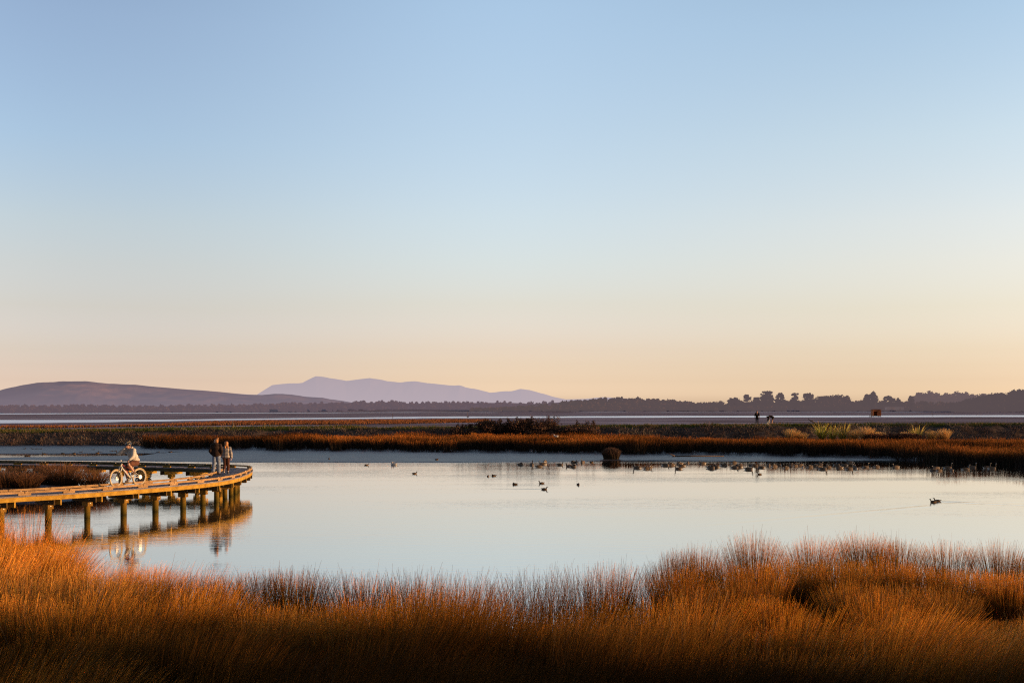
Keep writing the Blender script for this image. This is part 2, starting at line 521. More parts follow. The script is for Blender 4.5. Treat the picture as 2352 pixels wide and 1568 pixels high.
WAKES = [(gp(2160, 1152), gp(2600, 1170), .45, .007), (gp(2135, 1160), gp(1560, 1212), .5, .006), (gp(2160, 1150), gp(2500, 1155), .40, .004),
         (gp(1246, 1123), gp(1080, 1122), .2, .004), (gp(1745, 1087), gp(1700, 1086), .4, .004)]


# ================================================================== BOARDWALK
OUTER_PX = [(0, 1131.4), (161, 1122.6), (322, 1111.8), (403, 1105.6), (483, 1098.4), (537, 1090.3), (564, 1082.3), (577, 1076), (581, 1071.3), (574.5, 1068.8), (560, 1067.6),
            (537, 1066.6), (483, 1065.0), (376, 1062.6), (268.6, 1060.4), (140, 1058.4), (0, 1056.8)]
outer = [gp(u, v, DECK_Z + .15) for (u, v) in OUTER_PX]
outer = [(-23.2, 32.2), (-20.4, 36.1)] + outer + [(-35, 66.6), (-42, 69)]


def resample(pts, step):
    # Catmull-Rom, then even spacing
    P = [np.array(p, float) for p in pts]; P = [2 * P[0] - P[1]] + P + [2 * P[-1] - P[-2]]
    D = []
    for i in range(1, len(P) - 2):
        for t in np.linspace(0, 1, 40, endpoint=False):
            a, b, c, d = P[i - 1], P[i], P[i + 1], P[i + 2]
            D.append(.5 * ((2 * b) + (-a + c) * t + (2 * a - 5 * b + 4 * c - d) * t ** 2 + (-a + 3 * b - 3 * c + d) * t ** 3))
    D = np.array(D)
    for _ in range(60):
        D[1:-1] = .25 * D[:-2] + .5 * D[1:-1] + .25 * D[2:]
    s = np.concatenate([[0], np.cumsum(np.hypot(*np.diff(D, axis=0).T))])
    q = np.arange(0, s[-1], step)
    return np.stack([np.interp(q, s, D[:, 0]), np.interp(q, s, D[:, 1])], 1)


PATH = resample(outer, .1)
_t = np.gradient(PATH, axis=0); _t /= np.hypot(_t[:, 0], _t[:, 1])[:, None]
for _k in range(40):
    _t[1:-1] = .25 * _t[:-2] + .5 * _t[1:-1] + .25 * _t[2:]
_t /= np.hypot(_t[:, 0], _t[:, 1])[:, None]
TAN = _t; NIN = np.stack([-_t[:, 1], _t[:, 0]], 1)       # towards the inside of the loop
WID = 1.5


def bw(i, off, z):
    """point on the boardwalk: station i (decimetres), off metres inward from the outer edge"""
    i = min(max(i, 0), len(PATH) - 1.001); k = int(i); f = i - k
    p = PATH[k] * (1 - f) + PATH[k + 1] * f; n = NIN[k] * (1 - f) + NIN[k + 1] * f
    return (p[0] + n[0] * off, p[1] + n[1] * off, z)


def seg_box(mb, i0, i1, o0, o1, z0, z1, mi=0):
    c = [bw(i0, o0, z0), bw(i1, o0, z0), bw(i1, o1, z0), bw(i0, o1, z0), bw(i0, o0, z1), bw(i1, o0, z1), bw(i1, o1, z1), bw(i0, o1, z1)]
    mb.hexa(c, mi)


def strip(mb, i0, i1, step, o0, o1, z0, z1):
    """curved beam as one closed run"""
    st = list(np.arange(i0, i1, step)) + [i1]
    vs = []; fs = []
    for i in st: vs += [bw(i, o0, z0), bw(i, o1, z0), bw(i, o1, z1), bw(i, o0, z1)]
    for k in range(len(st) - 1):
        a = 4 * k
        for j in range(4):
            fs.append((a + j, a + (j + 1) % 4, a + 4 + (j + 1) % 4, a + 4 + j))
    e = 4 * (len(st) - 1); fs += [(3, 2, 1, 0), (e, e + 1, e + 2, e + 3)]
    mb.add(vs, fs)


def wood(name, c1, c2, stretch=(1, 1, 1), scale=5, rough=.75, bump=.35):
    return pbr(name, c1, rough, .08, .2, scale, col2=c2, bump=bump, bscale=60, stretch=stretch)


def build_boardwalk():
    m_beam = wood('timber_beam', (.52, .30, .045), (.29, .155, .022), scale=3.5)
    m_kerb = wood('timber_kerb', (.46, .28, .13), (.27, .16, .07), scale=4)
    m_bearer_shade = wood('timber_bearer_shaded', (.11, .068, .025), (.045, .027, .01), scale=4)
    m_corbel = wood('timber_corbel', (.30, .16, .03), (.14, .075, .014), scale=4)  # near corbels toned down, the shade of their left faces painted in
    m_far = wood('timber_far_algae_shaded', (.115, .095, .05), (.05, .045, .022), scale=4)  # darker far-arm timber: green algae plus its shaded sides painted in
    m_deck = wood('timber_deck', (.27, .25, .27), (.15, .14, .155), scale=2.5)
    m_steel = pbr('bolt_steel', (.50, .44, .36), .6, .4, .1, metal=.5)
    # piles: algae near the water
    m_pile, nt, out = new_mat('timber_pile'); L = nt.links.new
    geo = N(nt, 'ShaderNodeNewGeometry'); sp = N(nt, 'ShaderNodeSeparateXYZ'); L(geo.outputs['Position'], sp.inputs[0])
    no = N(nt, 'ShaderNodeTexNoise', i_Scale=7.0, i_Detail=5.0); L(geo.outputs['Position'], no.inputs[0])
    ad = N(nt, 'ShaderNodeMath', operation='MULTIPLY_ADD'); ad.inputs[1].default_value = .25; L(no.outputs[0], ad.inputs[0]); L(sp.outputs['Z'], ad.inputs[2])
    cr = N(nt, 'ShaderNodeValToRGB'); e = cr.color_ramp.elements
    e[0].position = .05; e[0].color = (.02, .017, .007, 1); e[1].position = .6; e[1].color = (.23, .125, .02, 1)
    k = e.new(.22); k.color = (.085, .062, .010, 1)
    L(ad.outputs[0], cr.inputs[0]); p = N(nt, 'ShaderNodeBsdfPrincipled', i_Roughness=.85); p.inputs['Specular IOR Level'].default_value = .05; L(cr.outputs[0], p.inputs['Base Color']); L(p.outputs[0], out.inputs[0])

    root = empty('boardwalk', (float(PATH[0][0]), float(PATH[0][1]), 0))
    tag(root, 'long curved timber boardwalk on piles looping out over the pond', 'boardwalk')
    root_inv = Matrix.Translation(root.location).inverted()
    n = len(PATH) - 2; tip = int(np.argmax(PATH[:, 0] / PATH[:, 1])) + 14

    def put(mb, name, mat, parent=root, smooth=False):
        mb.v = [(x - root.location.x, y - root.location.y, z) for (x, y, z) in mb.v]
        return mb.build(name, mat, parent, smooth)
    # deck planks
    mb = MB(); i = 0.0; k = 0
    while i < n - 2:
        dz = random.uniform(-.004, .004)
        seg_box(mb, i, i + 1.94, -random.uniform(0, .015), WID + random.uniform(0, .015), DECK_Z - .045 + dz, DECK_Z + dz); i += 2.0; k += 1
    put(mb, 'deck', m_deck)
    # stringers
    for (a, b) in ((.02, .10), (WID - .10, WID - .02), (WID / 2 - .05, WID / 2 + .05)):
        mb = MB(); strip(mb, 0, tip, 6, a, b, DECK_Z - .21, DECK_Z - .049); put(mb, 'stringer', m_beam)
        mb = MB(); strip(mb, tip + .1, n - 1, 6, a, b, DECK_Z - .21, DECK_Z - .049); put(mb, 'stringer', m_far)
    # kerbs: rails on spacer blocks
    for (a, b) in ((.03, .13), (WID - .13, WID - .03)):
        i = 3.0
        while i + 16.5 < n:
            mb = MB(); st = [i + .15, i + 5.6, i + 11, i + 16.35]
            strip(mb, st[0], st[-1], 5.4, a, b, DECK_Z + .075, DECK_Z + .15)
            for q in (i + 1.2, i + 15.3):
                c = bw(q, (a + b) / 2, DECK_Z + .152); mb.box(c, (.035, .035, .022), random.random(), 1)
            rail = put(mb, 'kerb_rail', [m_kerb if i < tip else m_far, m_steel])
            mb = MB(); seg_box(mb, i - 2.3, i + 2.3, a + .004, b - .004, DECK_Z + .006, DECK_Z + .0735)
            blk = put(mb, 'spacer_block', m_kerb if i < tip else m_beam, rail)
            i += 16.5
    # bents: pile, corbel, two bearers
    i = 12.0; j = 0
    while i < n - 5:
        c = bw(i, WID / 2, 0); t = TAN[int(i)]; rz = math.atan2(NIN[int(i)][1], NIN[int(i)][0])
        for s in (-1.35, 1.35):
            mb = MB(); c2 = bw(i + s, WID / 2, DECK_Z - .31)
            mb.box(c2, (WID - .06, .05, .20), rz)
            for q in (-.35, .35):
                off = (c2[0] + math.cos(rz) * q - t[0] * .03 * (1 if s < 0 else -1) * 1, c2[1] + math.sin(rz) * q - t[1] * .03 * (1 if s < 0 else -1), c2[2])
                mb.box(off, (.035, .03, .035), rz, 1)
            put(mb, 'bearer', [m_bearer_shade if (s < 0) == (i < tip) else m_beam, m_steel])  # bearer facing the sun golden, the one facing away painted in shade
        mb = MB(); mb.box((c[0], c[1], DECK_Z - .5), (.36, .215, .18), rz); 
        off = (c[0] - math.cos(rz) * .185, c[1] - math.sin(rz) * .185, DECK_Z - .48); mb.box(off, (.02, .05, .03), rz, 1)
        put(mb, 'corbel', [m_corbel if i < tip else m_beam, m_steel])
        mb = MB(); r0 = random.uniform(.112, .126)
        mb.tube([(c[0] + random.uniform(-.02, .02), c[1] + random.uniform(-.02, .02), -.9), (c[0], c[1], .1), (c[0], c[1], DECK_Z - .591)], [r0 * 1.08, r0, r0 * .97], 18)
        put(mb, 'pile', m_pile, root, True)
        i += 17.0; j += 1


# ================================================================== PEOPLE
def hand(mb, wrist, d, palm, r=.0085, curl=.5, side=1):
    """palm and five fingers; d = pointing direction, palm = palm-facing normal"""
    d = Vector(d).normalized(); pn = Vector(palm); pn = (pn - d * pn.dot(d)).normalized(); sd = d.cross(pn) * side
    w = Vector(wrist)
    for s in (-.025, -.008, .009, .026):
        mb.cap(w + sd * s * .6, w + d * .085 + sd * s, .015, .013, 8)
    for s, ln in ((-.03, .062), (-.010, .078), (.011, .085), (.031, .072)):
        a = w + d * .09 + sd * s
        b = a + (d * math.cos(curl * .5) + pn * math.sin(curl * .5)) * ln * .5
        c = b + (d * math.cos(curl * 1.5) + pn * math.sin(curl * 1.5)) * ln * .5
        mb.chain([a, b, c], [r * 1.1, r, r * .85], 8)
    a = w + d * .03 + sd * .03
    b = a + (d * .5 + sd * .8 + pn * .25).normalized() * .038
    mb.chain([a, b, b + (d * .85 + sd * .3 + pn * .4).normalized() * .032], [r * 1.35, r * 1.2, r], 8)


def head(mb, c, look, up=(0, 0, 1), s=1.0):
    """skull, jaw, nose, lips, ears; eyes are added as a child"""
    f = Vector(look).normalized(); u = Vector(up); u = (u - f * u.dot(f)).normalized(); l = u.cross(f)
    M = Matrix((f, l, u)).transposed(); c = Vector(c)
    def P(x, y, z): return c + M @ Vector((x * s, y * s, z * s))
    mb.ell(P(-.012, 0, .025), (.098 * s, .076 * s, .092 * s), M)
    mb.ell(P(.028, 0, -.045), (.062 * s, .056 * s, .062 * s), M)
    mb.cap(P(.062, 0, -.09), P(.055, 0, -.088), .024 * s, .024 * s, 8)      # chin
    mb.cap(P(.088, 0, .012), P(.108, 0, -.025), .010 * s, .015 * s, 8)      # nose
    mb.cap(P(.083, -.018, -.058), P(.083, .018, -.058), .009 * s, .009 * s, 8)  # mouth
    mb.cap(P(.080, -.03, .028), P(.080, .03, .028), .012 * s, .012 * s, 8)  # brow
    for k in (-1, 1):
        mb.cap(P(-.01, k * .078, .015), P(-.014, k * .080, -.022), .013 * s, .010 * s, 8)
    return P, M


def eyes(P, s, m_eye, parent):
    for k in (-1, 1):
        mb = MB(); mb.ell(P(.086, k * .031, .006), (.010 * s, .013 * s, .008 * s)); mb.build('eye', m_eye, parent, True)


def limb_leg(mb, hip, knee, ankle, toe, r=(.082, .052, .036)):
    mid = Vector(hip).lerp(Vector(knee), .5); cm = Vector(knee).lerp(Vector(ankle), .35)
    mb.chain([hip, mid, knee, cm, ankle], [r[0], (r[0] + r[1]) / 2 + .006, r[1], r[1] * .98, r[2]], 12)
    heel = Vector(ankle) + (Vector(ankle) - Vector(toe)).normalized() * .02
    mb.chain([ankle, Vector(ankle).lerp(Vector(toe), .55) + Vector((0, 0, -.02)), toe], [r[2] * 1.0, .034, .026], 10)


def limb_arm(mb, sh, el, wr, r=(.052, .040, .026)):
    mb.chain([sh, Vector(sh).lerp(Vector(el), .5), el, Vector(el).lerp(Vector(wr), .4), wr], [r[0], r[0] * .86, r[1], r[1] * .95, r[2]], 12)


def shoe(name, ankle, toe, mat, sole, parent):
    a = Vector(ankle); t = Vector(toe); d = (t - a); dn = d.normalized()
    mb = MB()
    heel = a - dn * .03 + Vector((0, 0, -.035))
    mb.chain([a + Vector((0, 0, .01)), heel, heel.lerp(t, .5) + Vector((0, 0, .005)), t], [.046, .046, .046, .038], 12)
    o = mb.skin(name, mat, parent, .011, 3)
    mb = MB(); dz = Vector((0, 0, -.042))
    mb.chain([heel + dz * .8, heel.lerp(t, .5) + dz * .85, t + dz * .6], [.036, .036, .03], 10)
    mb.skin('sole', sole, o, .010, 2)
    return o


SKIN = {}


def person_mats():
    SKIN['skin'] = pbr('skin', (.52, .29, .20), .5, .35, .08, 12)
    SKIN['eye'] = pbr('eye', (.03, .02, .02), .2, .5, .1)
    SKIN['hair_red'] = pbr('auburn_hair', (.52, .23, .07), .45, .4, .4, 30, bump=.8, bscale=70, stretch=(4, 4, .6))
    SKIN['hair_brown'] = pbr('brown_hair', (.10, .055, .03), .5, .3, .3, 30)
    SKIN['black'] = pbr('black_fabric', (.032, .022, .019), .85, .2, .3, 9, bump=.5, bscale=16)
    SKIN['jacket'] = pbr('black_quilted_fabric', (.034, .019, .013), .85, .2, .35, 9, bump=1.0, bscale=9)
    SKIN['jean'] = pbr('blue_denim', (.19, .23, .31), .85, .2, .35, 7, bump=.7, bscale=12)
    SKIN['brown'] = pbr('brown_corduroy', (.085, .034, .023), .9, .2, .25, 9, bump=.5, bscale=14)
    SKIN['shorts'] = pbr('brown_shorts_fabric', (.12, .05, .03), .9, .2, .25, 9, bump=.5, bscale=14)
    SKIN['hoodie'] = pbr('grey_fleece', (.52, .48, .43), .9, .2, .12, 8, bump=.7, bscale=11)
    SKIN['white'] = pbr('white_leather', (.75, .72, .70), .6, .3, .08, 10)
    SKIN['tan'] = pbr('brown_suede', (.17, .08, .04), .85, .2, .2, 12)
    SKIN['grey_shoe'] = pbr('grey_mesh_fabric', (.13, .09, .075), .85, .2, .2, 12)
    SKIN['sole'] = pbr('rubber_sole', (.09, .07, .06), .8, .2, .2, 12)
    SKIN['sole_white'] = pbr('pale_sole', (.55, .5, .45), .8, .2, .1, 12)
    # plaid wool
    m, nt, out = new_mat('plaid_wool'); L = nt.links.new
    tc = N(nt, 'ShaderNodeTexCoord'); sp = N(nt, 'ShaderNodeSeparateXYZ'); L(tc.outputs['Object'], sp.inputs[0])
    def stripe(sock, per, duty, ph):
        a = N(nt, 'ShaderNodeMath', operation='MULTIPLY_ADD'); a.inputs[1].default_value = 1 / per; a.inputs[2].default_value = ph; L(sock, a.inputs[0])
        f = N(nt, 'ShaderNodeMath', operation='FRACT'); L(a.outputs[0], f.inputs[0])
        g = N(nt, 'ShaderNodeMath', operation='LESS_THAN'); g.inputs[1].default_value = duty; L(f.outputs[0], g.inputs[0]); return g.outputs[0]
    c = None
    base = N(nt, 'ShaderNodeRGB'); base.outputs[0].default_value = (.20, .20, .22, 1); cur = base.outputs[0]
    for (sock, per, duty, ph, colr, f) in ((sp.outputs['Y'], .155, .36, .1, (.60, .50, .40, 1), .85), (sp.outputs['Z'], .17, .34, .3, (.50, .44, .38, 1), .55), (sp.outputs['Y'], .155, .08, .60, (.07, .07, .09, 1), .8), (sp.outputs['Z'], .17, .08, .75, (.07, .07, .09, 1), .7)):
        mx = N(nt, 'ShaderNodeMix', data_type='RGBA'); k = N(nt, 'ShaderNodeMath', operation='MULTIPLY'); k.inputs[1].default_value = f
        L(stripe(sock, per, duty, ph), k.inputs[0]); L(k.outputs[0], mx.inputs['Factor']); L(cur, mx.inputs['A']); mx.inputs['B'].default_value = colr; cur = mx.outputs['Result']
    p = N(nt, 'ShaderNodeBsdfPrincipled', i_Roughness=.9); L(cur, p.inputs['Base Color']); L(p.outputs[0], out.inputs[0])
    SKIN['plaid'] = m


def walker_black(loc, rz):
    """facing +X, looking to the left over the shoulder"""
    S = SKIN; root = empty('person', loc, rz)
    tag(root, 'person in black hooded jacket and blue jeans walking away, hair in a bun', 'person')
    hz = .86
    hipL, hipR = (0, .085, hz), (0, -.085, hz)
    kL, aL, tL = (.0, .10, .47), (-.20, .10, .15), (-.12, .11, .045)
    kR, aR, tR = (.10, -.10, .47), (.07, -.11, .09), (.22, -.13, .045)
    shL, shR = (-.01, .185, 1.36), (-.01, -.185, 1.36)
    eL, wL = (-.09, .27, 1.10), (.06, .19, .93)
    eR, wR = (-.08, -.27, 1.10), (.07, -.19, .93)
    mb = MB()
    limb_leg(mb, hipL, kL, aL, tL); limb_leg(mb, hipR, kR, aR, tR)
    mb.ell((0, 0, .92), (.11, .16, .11)); mb.ell((0, 0, 1.1), (.095, .135, .16)); mb.ell((0, 0, 1.28), (.11, .17, .15))
    mb.cap((-.005, 0, 1.38), (.01, .01, 1.50), .055, .05)
    limb_arm(mb, shL, eL, wL); limb_arm(mb, shR, eR, wR)
    hand(mb, wL, (.5, -.1, -.9), (0, -1, 0), side=-1); hand(mb, wR, (.5, .1, -.9), (0, 1, 0), side=1)
    P, M = head(mb, (.02, .015, 1.555), (.35, .93, .0))
    body = mb.skin('body', S['skin'], root, .011, 3)
    eyes(P, 1, S['eye'], body)
    # hair drawn back to a bun
    mb = MB(); mb.ell(P(-.028, 0, .045), (.092, .086, .086), M); mb.ell(P(-.055, 0, -.01), (.06, .076, .07), M); mb.ell(P(-.085, 0, .115), (.042, .046, .04), M)
    for k in range(5): mb.cap(P(-.08, 0, .12), P(-.10 + random.uniform(-.05, .03), random.uniform(-.05, .05), .15 + random.uniform(0, .03)), .012, .007, 6)
    mb.skin('hair', S['hair_red'], root, .011, 1)
    # jeans
    mb = MB()
    for (h, k, a) in ((hipL, kL, aL), (hipR, kR, aR)):
        e = Vector(k).lerp(Vector(a), .95)
        mb.chain([h, Vector(h).lerp(Vector(k), .5), k, e], [.105, .098, .082, .085], 12)
    mb.ell((0, 0, .90), (.13, .175, .11))
    mb.skin('jeans', S['jean'], root, .012, 3)
    # jacket: bulky, with hood
    mb = MB()
    mb.ell((-.01, 0, .92), (.15, .205, .12)); mb.ell((-.01, 0, 1.05), (.155, .205, .2)); mb.ell((-.01, 0, 1.24), (.15, .215, .2))
    mb.cap((-.015, -.13, 1.36), (-.015, .13, 1.36), .085)
    limb_arm(mb, shL, eL, Vector(eL).lerp(Vector(wL), .9), (.085, .075, .058)); limb_arm(mb, shR, eR, Vector(eR).lerp(Vector(wR), .9), (.085, .075, .058))
    jk = mb.skin('jacket', S['jacket'], root, .013, 3)
    mb = MB(); mb.ell((-.085, 0, 1.41), (.075, .13, .08)); mb.cap((-.05, -.085, 1.44), (.06, -.06, 1.42), .045, .035); mb.cap((-.05, .085, 1.44), (.06, .06, 1.42), .045, .035)
    mb.skin('hood', S['jacket'], jk, .013, 2)
    shoe('shoe', aL, tL, S['tan'], S['sole'], root); shoe('shoe', aR, tR, S['tan'], S['sole'], root)
    return root


def walker_plaid(loc, rz):
    S = SKIN; root = empty('person', loc, rz)
    tag(root, 'person with long auburn hair in pale plaid jacket and brown trousers walking away', 'person')
    hz = .80
    hipL, hipR = (0, .075, hz), (0, -.075, hz)
    kL, aL, tL = (.02, .08, .43), (-.17, .07, .17), (-.10, .075, .05)
    kR, aR, tR = (.05, -.07, .43), (.03, -.07, .08), (.18, -.085, .04)
    shL, shR = (0, .165, 1.22), (0, -.165, 1.22)
    eL, wL = (-.04, .215, .99), (.03, .20, .78)
    eR, wR = (-.05, -.225, .99), (.0, -.235, .77)
    mb = MB()
    limb_leg(mb, hipL, kL, aL, tL, (.075, .048, .033)); limb_leg(mb, hipR, kR, aR, tR, (.075, .048, .033))
    mb.ell((0, 0, .86), (.10, .15, .10)); mb.ell((0, 0, 1.0), (.085, .125, .15)); mb.ell((0, 0, 1.16), (.095, .15, .13))
    mb.cap((0, 0, 1.25), (.01, 0, 1.36), .048, .045)
    limb_arm(mb, shL, eL, wL, (.046, .036, .024)); limb_arm(mb, shR, eR, wR, (.046, .036, .024))
    hand(mb, wL, (.1, -.05, -1), (0, -1, 0), side=-1); hand(mb, wR, (.1, .05, -1), (0, 1, 0), side=1)
    P, M = head(mb, (.02, 0, 1.415), (1, .18, .0), s=.95)
    body = mb.skin('body', S['skin'], root, .011, 3)
    eyes(P, .95, S['eye'], body)
    mb = MB(); mb.ell(P(-.022, 0, .04), (.098, .088, .092), M)
    mb.ell(P(-.05, 0, -.06), (.075, .088, .11), M)
    for k in range(16):
        y = random.uniform(-.085, .085); x = -.075 + random.uniform(-.02, .01)
        mb.chain([P(x + .02, y * .7, -.05), P(x - .015, y, -.14 + random.uniform(-.02, .02)), P(x - .03 + random.uniform(-.012, .012), y * 1.15 + random.uniform(-.02, .02), -.25 + random.uniform(-.05, .03))], [.028, .024, .009], 7)
    mb.skin('hair', S['hair_red'], root, .010, 1)
    mb = MB()
    for (h, k, a) in ((hipL, kL, aL), (hipR, kR, aR)):
        mb.chain([h, Vector(h).lerp(Vector(k), .5), k, Vector(k).lerp(Vector(a), .72)], [.09, .085, .072, .074], 12)
    mb.ell((0, 0, .84), (.115, .15, .10)); mb.skin('trousers', S['brown'], root, .012, 3)
    for (k, a) in ((kL, aL), (kR, aR)):
        mb = MB(); mb.chain([Vector(k).lerp(Vector(a), .70), Vector(a) + Vector((0, 0, .0))], [.047, .044], 10); mb.skin('sock', S['white'], root, .011, 2)
    mb = MB()
    mb.ell((-.01, 0, .83), (.15, .20, .10)); mb.ell((-.01, 0, .95), (.145, .195, .18)); mb.ell((-.01, 0, 1.1), (.13, .185, .18))
    mb.cap((0, -.115, 1.215), (0, .115, 1.215), .075)
    limb_arm(mb, shL, eL, Vector(eL).lerp(Vector(wL), .95), (.075, .066, .055)); limb_arm(mb, shR, eR, Vector(eR).lerp(Vector(wR), .95), (.075, .066, .055))
    mb.skin('jacket', S['plaid'], root, .012, 3)
    shoe('shoe', aL, tL, S['grey_shoe'], S['sole_white'], root); shoe('shoe', aR, tR, S['grey_shoe'], S['sole_white'], root)
    return root


def cyclist(loc, rz):
    """in the bicycle's frame: x forward from the rear axle, y left"""
    S = SKIN; root = empty('person', loc, rz)
    tag(root, 'cyclist in pale grey hoodie and brown shorts riding with one hand over the face', 'person')
    hipL, hipR = (.23, .09, .94), (.23, -.09, .94)
    kL, aL, tL = (.655, .15, .90), (.385, .135, .585), (.46, .14, .525)
    kR, aR, tR = (.61, -.13, .69), (.455, -.135, .255), (.55, -.14, .205)
    shL, shR = (.45, .20, 1.45), (.45, -.20, 1.45)
    eL, wL = (.57, .30, 1.20), (.735, .27, 1.075)
    eR, wR = (.72, -.36, 1.31), (.62, -.12, 1.52)
    mb = MB()
    limb_leg(mb, hipL, kL, aL, tL, (.095, .06, .04)); limb_leg(mb, hipR, kR, aR, tR, (.095, .06, .04))
    mb.ell((.23, 0, .96), (.13, .17, .12)); mb.ell((.31, 0, 1.15), (.12, .155, .18)); mb.ell((.41, 0, 1.34), (.125, .19, .16))
    mb.cap((.45, 0, 1.45), (.50, -.005, 1.555), .06, .055)
    limb_arm(mb, shL, eL, wL); limb_arm(mb, shR, eR, wR)
    hand(mb, wL, (.8, .25, -.35), (.2, .0, -1), curl=1.5, side=-1)
    hand(mb, wR, (-.05, .75, .45), (-1, .1, 0), curl=.6, side=1)
    P, M = head(mb, (.535, -.01, 1.625), (.97, .10, -.20))
    body = mb.skin('body', S['skin'], root, .011, 3); eyes(P, 1, S['eye'], body)
    mb = MB(); mb.ell(P(-.03, 0, .02), (.09, .083, .085), M); mb.skin('hair', S['hair_brown'], root, .012, 2)
    # hoodie
    mb = MB()
    mb.ell((.22, 0, 1.06), (.18, .205, .10)); mb.ell((.30, 0, 1.16), (.185, .205, .18)); mb.ell((.385, 0, 1.33), (.165, .215, .19))
    mb.cap((.435, -.14, 1.44), (.435, .14, 1.44), .082)
    limb_arm(mb, shL, eL, Vector(eL).lerp(Vector(wL), .95), (.092, .075, .05)); limb_arm(mb, shR, eR, Vector(eR).lerp(Vector(wR), .93), (.092, .078, .052))
    hd = mb.skin('hoodie', S['hoodie'], root, .013, 3)
    mb = MB(); mb.ell((.40, 0, 1.52), (.075, .115, .075)); mb.cap((.43, -.08, 1.53), (.52, -.05, 1.48), .04, .03); mb.cap((.43, .08, 1.53), (.52, .05, 1.48), .04, .03)
    mb.skin('hood', S['hoodie'], hd, .012, 2)
    # shorts
    mb = MB(); mb.ell((.22, 0, .98), (.17, .195, .13))
    for (h, k) in ((hipL, kL), (hipR, kR)):
        mb.chain([h, Vector(h).lerp(Vector(k), .45), Vector(h).lerp(Vector(k), .78)], [.13, .118, .105], 12)
    mb.skin('shorts', S['shorts'], root, .012, 3)
    for (a, t) in ((aL, tL), (aR, tR)):
        mb = MB(); mb.cap(Vector(a) + Vector((-.02, 0, .09)), Vector(a), .048, .05); mb.skin('sock', S['grey_shoe'], root, .011, 2)
        shoe('shoe', a, t, S['grey_shoe'], S['sole'], root)
    # helmet
    m_h = pbr('helmet_shell', (.03, .028, .03), .3, .5, .2, 20); m_v = pbr('helmet_vents', (.30, .24, .15), .5, .3, .1)
    mb = MB(); mb.ell(P(-.025, 0, .068), (.135, .098, .088), M); mb.cap(P(.09, -.05, .06), P(.09, .05, .06), .022, .022); mb.cap(P(-.14, -.03, .02), P(-.14, .03, .02), .03, .03)
    hm = mb.skin('helmet', m_h, root, .011, 3)
    for k in (-1, 0, 1):
        mb = MB(); mb.chain([P(.085, k * .035, .125), P(.02, k * .04, .157), P(-.06, k * .04, .152), P(-.12, k * .035, .115)], [.006, .008, .008, .006], 8); mb.build('vent', m_v, hm, True)
    mb = MB()
    for k in (-1, 1): mb.tube([P(.0, k * .088, .05), P(.015, k * .082, -.03), P(.03, k * .035, -.10)], .006, 6)
    mb.build('chin_strap', m_h, hm, True)
    return root


